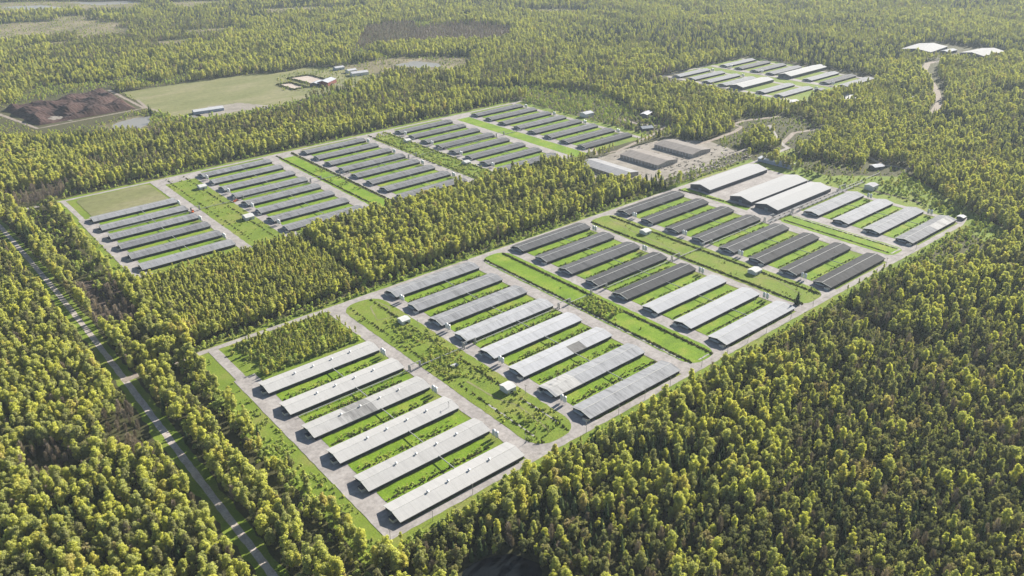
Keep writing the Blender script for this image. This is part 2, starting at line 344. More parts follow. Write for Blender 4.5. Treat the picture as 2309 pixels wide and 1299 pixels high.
YB = [rect(166, 184, 792, 1000), rect(274, 286, 788, 1087), rect(325, 340, 788, 1087), rect(428, 446, 788, 1087), rect(469, 488, 788, 1087),
      rect(577, 592, 788, 1087), rect(628, 643, 788, 1087), rect(732, 750, 788, 1087), rect(774, 790, 788, 1087), rect(879, 888, 788, 1087)]
for x0, x1 in ((285, 326), (443, 477), (591, 633), (749, 779)):
    YARDS += [rect(x0, x1, 328.5, 350), rect(x0, x1, 583 if x0 < 750 else 445, 605 if x0 < 750 else 466)]; YB += [rect(x0, x1, 1062, 1085)]
sheet('yard', YARDS + YB, 0.20, 'concrete', 6, 0.3)
ISL = [rrect(286, 325, 331.5, 602, 16), rrect(443.5, 476.5, 331.5, 603, 13), rrect(592.5, 632.5, 331.5, 603, 15), rrect(750, 776, 334, 464, 8)]
ISLB = [rrect(286, 325, 780, 1082, 12), rrect(443, 472, 780, 1082, 11), rrect(592, 628, 780, 1082, 12), rrect(750, 774, 780, 1082, 8)]
sheet('grass_island', [ISL[0], ISL[2]] + [ISLB[0], ISLB[2]], 0.30, 'grass', 5, 0.5)
sheet('grass_island', [ISL[1], ISL[3], ISLB[1], ISLB[3]], 0.30, 'lush', 5, 0.5)
sheet('farm_grass', [[(1265.9,1033.8),(1330.2,1059.3),(1509.9,1040.6),(1460.0,741.0),(1269.5,694.2),(1166.0,734.2),(1220.4,832.7)]], 0.05, 'grass', 10, 2)
sheet('yard', [rect(1228, 1240, 770, 1040), rect(1326, 1336, 770, 1045), rect(1366, 1382, 745, 1045), rect(1470, 1478, 745, 1045), rect(1190, 1370, 1046, 1052), rect(1180, 1335, 738, 748)], 0.2, 'concrete', 6, .3)
# the lush strips between barns
LS = []
for fa in ('A', 'B'):
    for r, (u, ys) in enumerate(farm_rows(fa)):
        for i, y in enumerate(ys[:-1]):
            LS.append(rect(u + 4.5, u + LEN - (9 if i % 2 == 0 and r != 1 else 3), y - 15.2, y - 1.0))
sheet('lawn', [rrect(182, 271, 985, 1081, 10)], 0.28, 'meadow', 6, .5)
sheet('grass_strip', LS, 0.28, 'lush', 5, 0.5)
sheet('warehouse_verge', [[(750.6,602.2),(760.3,602.0),(759.8,506.9),(750.7,505.7)]], 0.3, 'lush', 5, 0.4)
sheet('worn_path', [ribbon([(306, 344), (309, 380), (303, 396), (300, 430)], 1.6), ribbon([(300, 560), (308, 585), (318, 592), (321, 575), (312, 556), (300, 560)], 1.2), ribbon([(612, 345), (622, 380), (610, 396)], 1.4), ribbon([(604, 470), (610, 540), (617, 590)], 1.2)], 0.345, 'meadow', 4, .4)
sheet('ditch', [rect(446.4, 448.8, 340, 596), rect(469.2, 472.2, 340, 596), rect(596, 598, 340, 596), rect(624, 626, 340, 596), rect(755, 757, 340, 460), rect(446.4, 448.4, 790, 1076), rect(467, 469.4, 790, 1076), rect(625, 627, 790, 1076)], 0.335, 'floor', 4, .4)
sheet('dry_channel', [rect(293, 294.4, 345, 395), rect(316, 317.2, 345, 385), rect(445, 446.4, 345, 600), rect(772.5, 774, 338, 462), rect(756, 773, 336.5, 338.5), rect(455, 468, 334, 335.2)], 0.36, 'channel', 4, 0.5)

# ------------------------------------------------------------------ barns
def gable(mb, x0, x1, y0, y1, ze, zr, th=0.22):
    ym = (y0 + y1) / 2
    for ya, yb in ((y0, ym), (y1, ym)):
        vs = [(x0, ya, ze), (x1, ya, ze), (x1, yb, zr), (x0, yb, zr), (x0, ya, ze - th), (x1, ya, ze - th), (x1, yb, zr - th), (x0, yb, zr - th)]
        fs = [(0, 1, 2, 3), (7, 6, 5, 4), (0, 4, 5, 1), (3, 7, 4, 0), (1, 5, 6, 2)]
        if ya > yb: fs = [f[::-1] for f in fs]
        mb.add(vs, fs)
    return mb
def hull(mb, x0, x1, y0, y1, ze, zr):
    ym = (y0 + y1) / 2
    return mb.add([(x0, y0, 0), (x1, y0, 0), (x1, y1, 0), (x0, y1, 0), (x0, y0, ze), (x1, y0, ze), (x1, y1, ze), (x0, y1, ze), (x0, ym, zr), (x1, ym, zr)],
                  [(0, 1, 5, 4), (2, 3, 7, 6), (3, 0, 4, 8, 7), (1, 2, 6, 9, 5), (4, 5, 9, 8), (7, 8, 9, 6)])
BW, EZ, RZ = 19.4, 3.0, 4.9
me_wall = hull(MB(), 0.8, LEN - 0.8, 0.7, BW - 0.7, EZ - 0.3, RZ - 0.35).mesh('wall', 'wall')
me_roof = gable(MB(), 0, LEN, 0, BW, EZ, RZ).mesh('roof', 'roof')
me_ridge = MB().tube((0.1, BW / 2, RZ - 0.02), (LEN - 0.1, BW / 2, RZ - 0.02), 0.22, n=6).mesh('ridge_cap', 'trim')
# pale barge board along the front gable
bb = MB()
for ya in (0, BW):
    bb.add([(-0.25, ya, EZ - 0.35), (-0.25, BW / 2, RZ - 0.35), (-0.25, BW / 2, RZ + 0.03), (-0.25, ya, EZ + 0.03), (-0.004, ya, EZ - 0.35), (-0.004, BW / 2, RZ - 0.35), (-0.004, BW / 2, RZ + 0.03), (-0.004, ya, EZ + 0.03)],
           [(0, 1, 2, 3), (7, 6, 5, 4), (3, 2, 6, 7), (0, 4, 5, 1)])
me_barge = bb.mesh('barge_board', 'trim')
me_cabin = MB().box(-2.6, 0.79, 0, 4.2, 0, 2.4).mesh('porch', 'whitewall')
me_cabroof = MB().box(-2.9, 0.6, -0.3, 4.5, 2.404, 2.6).mesh('porch_roof', 'darkroof')
me_canopy = MB().box(-1.6, 0.78, 0, 9.0, 1.95, 2.15).mesh('canopy', 'trim')
me_gate = MB().box(0.70, 0.795, 0, 3.6, 0, 2.6).mesh('gate', 'door')
me_rear = MB().box(LEN - 0.79, LEN + 1.8, 0, 4.0, 0, 1.9).mesh('rear_hatch', 'darkwall')
def vent_mesh():
    mb = MB(); mb.tube((0, 0, -0.3), (0, 0, 0.9), 0.65, n=10); mb.tube((0, 0, 0.9), (0, 0, 1.35), 1.0, 0.2, n=10); return mb
me_vent = vent_mesh().mesh('roof_vent', 'silo')
def barn(u, y, label, tone, k, cab, vents, group, patches=(), rearhatch=False):
    t = thing('barn', label, 'barn', (u, y, 0), 0, group)
    obj('wall', me_wall, t); r = obj('roof', me_roof, t); r.color = (tone[0] * (1 if vents else .97), tone[1], tone[2] * (1 if vents else 1.07), k)
    rc = obj('ridge_cap', me_ridge, r)
    obj('barge_board', me_barge, r)
    cy = {'L': 13.6, 'R': 1.4, 'M': 5.0}[cab]
    c = obj('porch', me_cabin, t); c.location = (0, cy, 0); cr = obj('porch_roof', me_cabroof, c)
    if cab != 'M':
        cn = obj('canopy', me_canopy, t); cn.location = (0, 3.0 if cab == 'L' else 7.2, 0)
    gt = obj('gate', me_gate, t); gt.location = (0, {'L': 4.5, 'R': 11.5, 'M': 11.0}[cab], 0)
    if vents:
        for f in (0.27, 0.43, 0.6, 0.77):
            v = obj('roof_vent', me_vent, r); v.location = (LEN * f, BW / 2, RZ)
    if rearhatch: h = obj('rear_hatch', me_rear, t); h.location = (0, 5.5, 0)
    for a, b, half, tn in patches:           # re-sheeted stretches of the roof
        mb = MB()
        for ya, yb in ((0, BW / 2), (BW, BW / 2)):
            if half == 'R' and ya > 0: continue
            e = 0.03
            vs = [(a, ya, EZ + e), (b, ya, EZ + e), (b, yb, RZ + e), (a, yb, RZ + e)]
            mb.add(vs, [(0, 1, 2, 3) if ya < yb else (3, 2, 1, 0)])
        p = mb.build('roof_patch', 'roof', r); p.color = (*tn, 0.9)
    return t
def g3(v): return (v * .86, v * 0.85, v * 0.83)
TONEA = [
 [(.64, .22), (.66, .2), (.62, .35), (.65, .2), (.63, .28), (.67, .2)],
 [(.42, .8), (.40, .8), (.44, .8), (.58, .7), (.66, .4), (.66, .4), (.52, .7), (.5, .8)],
 [(.17, .8), (.19, .8), (.17, .8), (.13, .8), (.12, .6), (.60, .3), (.62, .25), (.60, .35)],
 [(.13, .8), (.12, .8), (.12, .8), (.14, .9), (.14, .9), (.11, .8), (.11, .7), (.10, .7)],
 [(.50, .5), (.55, .5), (.48, .7), (.38, 1.0)]]
TONEB = [[(.42, .7), (.38, .8), (.36, .8), (.28, .8), (.32, .8), (.4, .6)], [(.34, .9)] * 8, [(.29, .9)] * 8, [(.24, .8)] * 8, [(.23, .7), (.25, .8), (.22, .7), (.28, .9), (.22, .7), (.25, .8), (.2, .7), (.16, .6)]]
def word(t): return 'near-white' if t > .58 else 'light grey' if t > .37 else 'mid grey' if t > .21 else 'dark grey'
ROWN = ['first', 'second', 'third', 'fourth', 'fifth']
FN = {'A': 'the near farm', 'B': 'the left farm'}
def silo_parts():
    t = thing('silo', '', 'silo')
    s = MB().tube((0, 0, 2.6), (0, 0, 6.0), 1.25, n=14); s.tube((0, 0, 6.0), (0, 0, 6.8), 1.25, 0.3, n=14); s.build('tank', 'silo', t, False)
    MB().tube((0, 0, 1.0), (0, 0, 2.596), 0.25, 1.24, n=14).build('hopper', 'silo', t)
    lg = MB().tube((0, 0, 0), (0, 0, 3.2), 0.09, n=6).mesh('leg', 'steel')
    for a in (45, 135, 225, 315):
        l = obj('leg', lg, t); l.location = (1.3 * math.cos(R(a)), 1.3 * math.sin(R(a)), 0)
    return t
silo0 = silo_parts(); silo_used = [False]
def silo_at(x, y, label):
    if not silo_used[0]:
        silo_used[0] = True; silo0.location = (x, y, 0.2); silo0['label'] = label; silo0['group'] = 'feed silos beside the barns'
    else: dup(silo0, (x, y, 0.2), random.uniform(0, 3), label, 'feed silos beside the barns')
def cross_mesh():
    mb = MB(); mb.tube((0, 0.4, 3.1), (0, -16.9, 3.5), 0.32, n=6); return mb.mesh('connecting_pipe', 'pipe')
me_cross = cross_mesh()
xn = 0
for fa in ('A', 'B'):
    for r, (u, ys) in enumerate(farm_rows(fa)):
        for i, y in enumerate(ys):
            tone, k = (TONEA if fa == 'A' else TONEB)[r][i]
            look = word(tone)
            extra = ''
            patches = ()
            if fa == 'A' and r == 0 and i == 2: patches = ((30, 50, 'B', g3(.42)), (22, 30, 'R', g3(.56))); extra = ', stained stretch'
            if fa == 'A' and r == 1 and i == 5: patches = ((52, 66, 'R', g3(.3)),); extra = ', one dark patch'
            if fa == 'A' and r == 1 and i == 6: patches = ((2, 26, 'B', g3(.66)),); extra = ', paler front end'
            if fa == 'A' and r == 4 and i == 3: patches = ((52, 90, 'R', g3(.62)),); extra = ', bright slope'
            n = len(ys)
            pos = ORD[i] + ' from the top' if i < n / 2 else ('lowest' if i == n - 1 else ORD[n - 1 - i] + ' from the bottom')
            lab = '%s roofed barn%s, %s, %s row, %s' % (look, extra, pos, ROWN[r], FN[fa][4:])
            cab = 'M' if r == 0 else ('L' if i % 2 == 0 else 'R')
            barn(u, y, lab, g3(tone), k, cab, r == 0 and fa == 'A', 'barns of ' + FN[fa], patches, r in (0, 1))
            odd = i % 2 == 0
            if odd and i < n - 1:
                front = r in (1, 3)
                sx = u + 1.5 if front else u + LEN - 1.0
                for d, wd in ((4.6, 'left'), (7.9, 'right')):
                    silo_at(sx, y - d, '%s white feed silo of the pair beside the %s barn, %s row, %s' % (wd, ORD[i], ROWN[r], FN[fa][4:]))
            if i < n - 1:
                c = obj('connecting_pipe', me_cross); c.location = (u + LEN * 0.55, y, 0)
                tag(c, 'pale pipe joining the %s and %s barn, %s row, %s' % (ORD[i], ORD[i + 1], ROWN[r], FN[fa][4:]), 'pipe', 'pipes bridging the gaps between barns')

# far farm at the upper right
CR = [(1238, [1011, 975.5, 940, 904.3, None, 822.5, 785.5], 91), (1379, [1009, 973, 936, 901, None, 821, 786, 750], 94)]
TC = [[.46, .42, .44, .46, 0, .46, .46], [.46, .24, .3, .38, 0, .46, .2, .42]]
for r, (u, ys, L) in enumerate(CR):
    for i, y in enumerate(ys):
        if y is None: continue
        b = barn(u, y, '%s roofed barn, %s from the top, %s row, far right farm' % (word(TC[r][i]), ORD[i], ['left', 'right'][r]), g3(TC[r][i]), .5, 'L', False, 'barns of the far right farm')
        b.scale = (L / LEN, 1, 1)
        if i in (0, 2, 6) :
            for d in (4.6, 7.9): silo_at(u + (2 if r else 88), y - d, '%s silo of the pair by the %s barn, %s row, far right farm' % ('left' if d < 5 else 'right', ORD[i], ['left', 'right'][r]))

# warehouses
def warehouse(x0, x1, y0, y1, ze, zr, label, tone, cat='warehouse', wall='darkwall', k=.15, rz=0, posts=0, name='warehouse', band=True):
    cx, cy = x0, y0
    t = thing(name, label, cat, (cx, cy, 0), rz)
    L, W = x1 - x0, y1 - y0
    hull(MB(), 0.5, L - 0.5, 0.5, W - 0.5, ze - 0.25, zr - 0.35).build('wall', wall, t)
    r = gable(MB(), 0, L, 0, W, ze, zr).build('roof', 'roof', t); r.color = (*tone, k)
    MB().box(0.38, 0.495, W / 2 - 2.2, W / 2 + 2.2, 0, min(3.6, ze)).build('gate', 'door', t)
    if posts:
        pm = MB().box(-.3, .3, 0.0, 0.38, 0, ze - 0.3).mesh('wall_post', 'whitewall')
        for q in range(posts + 1):
            p = obj('wall_post', pm, t); p.location = (0.6 + q * (L - 1.2) / posts, 0, 0)
    return t
warehouse(765, 881, 568.5, 599, 4.8, 8.2, 'long white roofed warehouse beside the top road, leftmost of three', (.52, .52, .52), k=.05)
warehouse(766, 880, 510.5, 541, 4.8, 8.2, 'long white roofed warehouse in the middle of three', (.52, .52, .52), k=.05)
warehouse(766, 875, 475.5, 506, 4.8, 8.2, 'long white roofed warehouse beside the pipeline, nearest of three', (.52, .52, .52), k=.05)
warehouse(1238, 1332, 869, 898, 5, 8, 'wide white roofed warehouse among the left row of the far right farm', (.55, .55, .54))
warehouse(1374, 1496, 862, 890, 5.5, 9, 'wide white roofed warehouse among the right row of the far right farm', (.55, .55, .54))
# large far roofs
def placed(p, q, W, ze, zr, label, tone, wall='darkwall', k=.2, posts=0, cat='warehouse', name='warehouse'):
    """building with its right-hand eave running from p to q, W wide to the left of it"""
    L = math.hypot(q[0] - p[0], q[1] - p[1]); a = math.atan2(q[1] - p[1], q[0] - p[0])
    t = warehouse(0, L, 0, W, ze, zr, label, tone, cat, wall, k, a, posts, name); t.location = (p[0], p[1], 0); return t
placed((1770, 792), (1858, 798), 62, 6, 10, 'huge white roofed shed in the far upper right forest, left one of two', (.45, .45, .45))
placed((1800, 700), (1880, 690), 50, 6, 10, 'huge white roofed shed in the far upper right forest, right one of two', (.45, .45, .45))
placed((1800, 770), (1838, 768), 18, 5, 7, 'small dark walled hall between the two huge white sheds', (.45, .47, .5))
# derelict halls by the rubble yard
def hall_facing(p, q, W, label, tone):
    return placed(p, q, W, 4.8, 7.4, label, tone, 'brickwall', .5, 12, 'hall', 'derelict_hall')
hall_facing((792, 742), (792, 674), 40, 'brown roofed derelict hall with pillared walls in the rubble yard', (.34, .31, .285))
hall_facing((861, 742), (861, 674), 40, 'brown roofed derelict hall behind the rubble yard, farther one', (.31, .285, .265))
hall_facing((724, 752), (724, 674), 32, 'grey flat hall half hidden by trees at the left of the rubble yard', (.42, .42, .43))
placed((913, 607), (913, 558), 14, 4.2, 5.6, 'long pale blue office block with flat roof by the top road', (.8, .82, .86), 'blue', .3, 0, 'office block', 'office_block')

# broken slabs and debris on the rubble yard
rb = MB(); rr = random.Random(8)
for k in range(700):
    x, y = rr.uniform(715, 905), rr.uniform(620, 760)
    if 752 < x < 790 and y > 680 or 790 < x < 834 and 672 < y < 744 or 860 < x < 902 and 672 < y < 744: continue
    if rr.random() < .5: y = 618 + abs(rr.gauss(0, 22)); x = rr.uniform(790, 930)
    a, b, h = rr.uniform(.4, 2), rr.uniform(.3, 1.4), rr.uniform(.2, 1.1)
    rb.box(x - a, x + a, y - b, y + b, 0, h)
o = rb.build('rubble', 'sand'); tag(o, 'broken pale slabs and debris strewn over the rubble yard', None, None, 'stuff')
# small sheds and pump houses
def shed(x, y, L, W, h, label, rz=0, wall='whitewall', tone=(.7, .7, .68), k=.3):
    t = thing('shed', label, 'shed', (x, y, 0), rz)
    hull(MB(), -L / 2, L / 2, -W / 2, W / 2, h, h + W * 0.14).build('wall', wall, t)
    r = gable(MB(), -L / 2 - .35, L / 2 + .35, -W / 2 - .35, W / 2 + .35, h + .25, h + W * 0.14 + .32).build('roof', 'roof', t); r.color = (*tone, k)
    MB().box(L / 2 + .004, L / 2 + .1, -1.6, -0.3, 0.1, 2.2).build('door', 'opening', t)
    MB().box(L / 2 + .004, L / 2 + .1, 0.4, 1.6, 0.9, 2.1).build('window', 'opening', t)
    MB().box(-1.5, 1.0, -W / 2 - .1, -W / 2 - .004, 1.0, 2.2).build('window', 'opening', t)
    return t
shed(315.5, 541.5, 8, 8.5, 3.6, 'white gabled pump house on the first grass island, upper one')
shed(315.8, 400, 8, 9.5, 4.2, 'white gabled pump house on the first grass island, lower one')
shed(620, 401, 10, 9, 3.4, 'white gabled pump house on the third grass island, near the lone spruce')
shed(617, 537, 9, 9, 3.4, 'white gabled pump house on the third grass island, upper one')
shed(317, 1015, 9, 11, 3.6, 'white gabled pump house in the left farm, upper one')
shed(317, 872, 10, 12, 3.8, 'white gabled pump house in the left farm, lower one', wall='whitewall')
shed(622, 1010, 8, 10, 3.6, 'pale pump house between the third and fourth rows of the left farm, upper one')
shed(622, 864, 8, 10, 3.6, 'pale pump house between the third and fourth rows of the left farm, lower one')
shed(*[(995.4,484.8)][0], 15, 11, 3.6, 'dark hut with pale roof at the forest road behind the warehouses', R(-20), 'darkwall', (.66, .67, .7))
shed(*[(918.6,449.4)][0], 13, 11, 5.0, 'flat roofed white hut beside the end barns, by a yard', 0, 'whitewall', (.5, .5, .52))
shed(*[(898.2,334.2)][0], 7, 7, 2.8, 'small dark shed at the far right end of the near farm', 0, 'darkwall', (.75, .75, .75))
shed(*[(914.9,933.2)][0], 18, 14, 5.5, 'pale two storey shed with columns in the scrub behind the left farm', 0, 'whitewall', (.62, .63, .65))
shed(*[(982.6,866.8)][0], 22, 12, 5, 'dark walled barn with silver roof beside the row of spruces', R(20), 'darkwall', (.7, .7, .74))
shed(*[(923.8,813.6)][0], 18, 14, 3.4, 'low grey hut with blue roof in front of the spruces', R(-25), 'darkwall', (.35, .38, .42))
shed(*[(1370.9,632.5)][0], 24, 10, 3, 'small dark hut alone in the forest by the winding road', 0, 'darkwall', (.6, .62, .7))
shed(*[(1318.9,767.3)][0], 14, 12, 5, 'grey hut at the lower corner of the far right farm', 0, 'wall', (.3, .3, .32))
shed(*[(1293.8,700.4)][0], 60, 22, 4, 'long white flat roof half hidden in trees below the far right farm', R(20), 'wall', (.58, .57, .55), .1)
shed(*[(1212.4,755.1)][0], 26, 12, 4, 'pale shed with dark base at the bottom edge of the far right farm', R(-10), 'darkwall', (.72, .72, .74))
shed(*[(727.6,1456.0)][0], 36, 22, 7, 'rust red walled stable with white roof beside the sand arenas', R(35), 'rust', (.55, .57, .62))
shed(*[(710.2,1462.5)][0], 26, 18, 5, 'low dark stable wing with white roof left of the rust red stable', R(35), 'darkwall', (.55, .57, .6))
shed(*[(813.2,1566.8)][0], 20, 14, 5, 'small white roofed house behind the arenas, leftmost of three', 0, 'blue', (.6, .6, .62))
shed(*[(818.0,1523.4)][0], 20, 14, 5, 'small white roofed house behind the arenas, middle of three', 0, 'whitewall', (.6, .6, .62))
shed(*[(816.3,1488.0)][0], 34, 18, 5.5, 'larger white roofed house behind the arenas, rightmost of three', R(-12), 'whitewall', (.6, .6, .62))
shed(*[(474.9,1406.7)][0], 50, 16, 4.5, 'long white workshop on the bare sand below the dry meadow', R(-8), 'blue', (.6, .62, .64), .1)
shed(*[(305.8,453.7)][0], 5, 3.4, 1.2, 'tiny white roofed box in the scrub of the first island', 0, 'darkwall', (.6, .6, .6))

# ------------------------------------------------------------------ pipelines
def pipeline(y, u0, u1, gates, low, label, z=1.5, two=False):
    t = thing('pipeline', label, 'pipeline', (u0, y, 0))
    hi = 5.6
    pts = [(0, 0, z)]
    for a, b in gates:
        pts += [(a - u0, 0, z), (a - u0, 0, hi), (b - u0, 0, hi), (b - u0, 0, z)]
    pts += [(u1 - u0, 0, z)]
    MB().path(pts, 0.36, 8).build('pipe', 'pipe', t)
    if two:
        MB().path([(p[0], p[1] - 1.5, p[2]) for p in pts], 0.36, 8).build('pipe', 'pipe', t)
    sup = MB().box(-.15, .15, -.9, .5, 0, z - 0.43).mesh('support', 'conc_post')
    x = 6
    while x < u1 - u0 and x < 900:
        if not any(a - u0 - 1 < x < b - u0 + 1 for a, b in gates):
            s = obj('support', sup, t); s.location = (x, 0, 0)
        x += 9
    pm = MB().box(-.3, .3, -1.1, -.5, 0, hi - .5).box(-.3, .3, .5, 1.1, 0, hi - .5).box(-.35, .35, -1.3, 1.3, hi - .5, hi - .424).mesh('portal', 'conc_post')
    for a, b in gates:
        for q in (a + .9, b - .9):
            s = obj('portal', pm, t); s.location = (q - u0, 0, 0)
    return t
pipeline(471.3, 182, 980, [(275, 286), (327, 340), (431, 446), (471, 492), (582, 594), (629, 645), (735, 752), (885, 898)], 1.5, 'long pale pipeline on low supports crossing the near farm', 1.5)
pipeline(939.4, 182, 790, [(275, 286), (327, 340), (429, 445), (471, 486), (578, 592), (628, 642), (733, 749)], 1.5, 'long pale pipeline on low supports crossing the left farm')
pipeline(466.5, 735, 930, [(780, 798)], 1.5, 'short doubled pipeline beside the nearest white warehouse', 2.2, True)

# ------------------------------------------------------------------ poles
def make_pole():
    t = thing('utility_pole', '', 'pole')
    MB().tube((0, 0, 0), (0, 0, 8.5), 0.17, 0.12, n=8).build('post', 'conc_post', t)
    MB().box(-.09, .09, -1.1, 1.1, 7.6, 7.78).build('crossarm', 'wood', t)
    ins = MB().tube((0, 0, 7.784), (0, 0, 8.1), .07, n=6).mesh('insulator', 'glass')
    for yy in (-1, 0.5, 1):
        i = obj('insulator', ins, t); i.location = (0, yy, 0)
    return t
pole0 = make_pole(); first = True
POLES = [(167.0,324.3),(194.6,321.7),(226.6,325.0),(323.2,324.4),(355.2,324.7),(382.9,325.3),(409.5,324.4),(448.5,326.4),(477.6,324.4),(505.6,325.5),(530.2,325.1),(566.2,325.9),(600.1,326.1),(726.1,326.9),(783.4,326.6),(322.5,387.7),(319.1,524.8),(348.3,381.6),(267.3,406.9),(284.3,342.7),(702.6,368.0),(562.9,360.7)]
for i, (x, y) in enumerate(POLES):
    if i < 15: lab = '%s utility pole from the bottom, along the road right of the near farm' % (ORD[i] if i < 9 else ['tenth', 'eleventh', 'twelfth', 'thirteenth', 'fourteenth', 'fifteenth'][i - 9])
    else: lab = ['utility pole beside the lower white pump house', 'utility pole beside the upper white pump house', 'utility pole beside the silos above the second to last barn', 'utility pole in the scrub of the first grass island', 'utility pole near the lower tip of the first grass island', 'utility pole at the end barns of the fourth row', 'utility pole by the pump house near the lone spruce'][i - 15]
    if first: pole0.location = (x, y, 0); pole0['label'] = lab; pole0['group'] = 'utility poles of the near farm'; first = False
    else: dup(pole0, (x, y, 0), random.Random(i).uniform(-.3, .3), lab, 'utility poles of the near farm')

# vehicles
def wheel(t, x, y, r, wd):
    o = MB().tube((x, y - wd / 2, r), (x, y + wd / 2, r), r, n=12).build('wheel', 'rubber', t)
def car(x, y, rz, label, paint='carpaint', name='car'):
    t = thing(name, label, 'car', (x, y, 0.15), rz)
    MB().box(-2.2, 2.2, -.88, .88, .3, .85).build('body', paint, t)
    MB().add([(-1.5, -.8, .854), (1.1, -.8, .854), (1.1, .8, .854), (-1.5, .8, .854), (-1.1, -.68, 1.45), (.4, -.68, 1.45), (.4, .68, 1.45), (-1.1, .68, 1.45)],
             [(0, 1, 5, 4), (1, 2, 6, 5), (2, 3, 7, 6), (3, 0, 4, 7), (4, 5, 6, 7)]).build('cabin', 'glass', t)
    for a in (-1.35, 1.35):
        for b in (-.82, .82): wheel(t, a, b, .34, .22)
    return t
car(*[(1016.2,727.3)][0], R(25), 'black car on the winding road left of the round grove').scale = (1.25, 1.25, 1.25)
def tractor(x, y, rz, label):
    t = thing('tractor', label, 'tractor', (x, y, 0.2), rz)
    MB().box(-.2, 2.3, -.5, .5, .7, 1.5).build('body', 'orange', t)
    MB().box(-1.5, -.21, -.8, .8, .8, 2.5).build('cab', 'glass', t)
    MB().box(-1.6, -.1, -.9, .9, 2.504, 2.65).build('roof', 'orange', t)
    MB().box(-4.6, -1.61, -1.1, 1.1, .8, 1.7).build('trailer', 'orange', t)
    for a, b, r in ((-.9, .95, .8), (-.9, -.95, .8), (1.8, .7, .5), (1.8, -.7, .5), (-3.6, 1.0, .5), (-3.6, -1.0, .5)): wheel(t, a, b, r, .35)
tractor(*[(330.5,938.2)][0], R(20), 'orange tractor with trailer in front of the middle barns of the left farm')
tractor(*[(277.4,938.4)][0], R(60), 'orange tractor with trailer on the yard behind the first row of the left farm')

# ------------------------------------------------------------------ trees: crown and trunk meshes
def leaves(rs, cen, rad, n, size, up=0.25, flat=0.0):
    """n leaf clusters spread over a set of clumps"""
    cen = np.asarray(cen, float); rad = np.asarray(rad, float)
    k = rs.choice(len(cen), n, p=rad ** 2 / (rad ** 2).sum())
    d = rs.normal(size=(n, 3)); d[:, 2] += up; d /= np.linalg.norm(d, axis=1)[:, None]
    r = rad[k] * rs.uniform(0.4, 1.25, n)
    p = cen[k] + d * r[:, None] * np.array([1, 1, 0.9])
    nn = d + rs.normal(size=(n, 3)) * 0.35; nn[:, 2] += flat; nn /= np.linalg.norm(nn, axis=1)[:, None]
    a = np.cross(nn, rs.normal(size=(n, 3))); a /= np.linalg.norm(a, axis=1)[:, None]; b = np.cross(nn, a)
    s = size * rs.uniform(0.6, 1.3, n)[:, None]
    q = np.stack([p - a * s - b * s * .6, p + a * s * .7 - b * s, p + a * s + b * s * .5, p - a * s * .6 + b * s], 1)
    return q.reshape(-1, 3)
def quads_mesh(name, V, mat):
    n = len(V) // 4; me = bpy.data.meshes.new(name)
    me.from_pydata(V.tolist(), [], [(4 * i, 4 * i + 1, 4 * i + 2, 4 * i + 3) for i in range(n)])
    me.materials.append(M[mat]); me.update(); return me
def broad_crown(seed, H, Rm, base, n, size, nc, mat='leaf', point=1.0):
    rs = np.random.RandomState(seed); cen, rad = [], []
    for i in range(nc):
        t = rs.uniform(0, 1) ** 0.9
        prof = Rm * (math.sin(math.pi * min(1, (t * 0.84 + 0.1)) ** point)) ** 0.6
        a = rs.uniform(0, 6.283); r = prof * rs.uniform(0.15, 0.8)
        cen.append((r * math.cos(a), r * math.sin(a), base + (H - base) * (t * 0.88 + 0.05)))
        rad.append(Rm * rs.uniform(0.26, 0.46) * (1 - 0.2 * t))
    return quads_mesh('crown', leaves(rs, cen, rad, n, size), mat)
def spruce_crown(seed, H, Rm, n=900):
    rs = np.random.RandomState(seed)
    z = 1 - np.sqrt(rs.uniform(0, 1, n)); lay = np.round(z * 14) / 14 + rs.normal(0, .012, n); lay = np.clip(lay, 0, 1)
    a = rs.uniform(0, 6.283, n); r0 = Rm * (1 - lay) * (0.85 + .25 * np.sin(a * 3 + lay * 20)) + 0.12
    r = r0 * rs.uniform(0.35, 1.0, n)
    p = np.stack([r * np.cos(a), r * np.sin(a), 0.06 * H + lay * H * .93 - r * 0.25], 1)
    d = np.stack([np.cos(a), np.sin(a), -0.45 + 0 * a], 1); sd = np.stack([-np.sin(a), np.cos(a), rs.normal(0, .4, n)], 1)
    L = (0.35 + r0 * .22)[:, None]; wd = (0.22 + r0 * .12)[:, None]
    q = np.stack([p - d * L - sd * wd, p - d * L + sd * wd, p + d * L + sd * wd * .4, p + d * L - sd * wd * .4], 1).reshape(-1, 3)
    return quads_mesh('crown', q, 'needle')
def bare_crown(seed, H):
    rs = np.random.RandomState(seed); n = 420
    t = rs.uniform(0.25, 1, n); a = rs.uniform(0, 6.283, n); r = rs.uniform(0, 1, n) * 2.2 * np.sin(np.pi * np.clip(t * .9, 0, 1)) 
    p = np.stack([r * np.cos(a), r * np.sin(a), t * H], 1)
    d = np.stack([np.cos(a) * .45, np.sin(a) * .45, 1 + 0 * a], 1) * rs.uniform(.5, 1.3, n)[:, None]
    s = rs.normal(size=(n, 3)) * 0.09
    q = np.stack([p - d - s, p - d + s, p + d + s * .3, p + d - s * .3], 1).reshape(-1, 3)
    return quads_mesh('crown', q, 'twig')
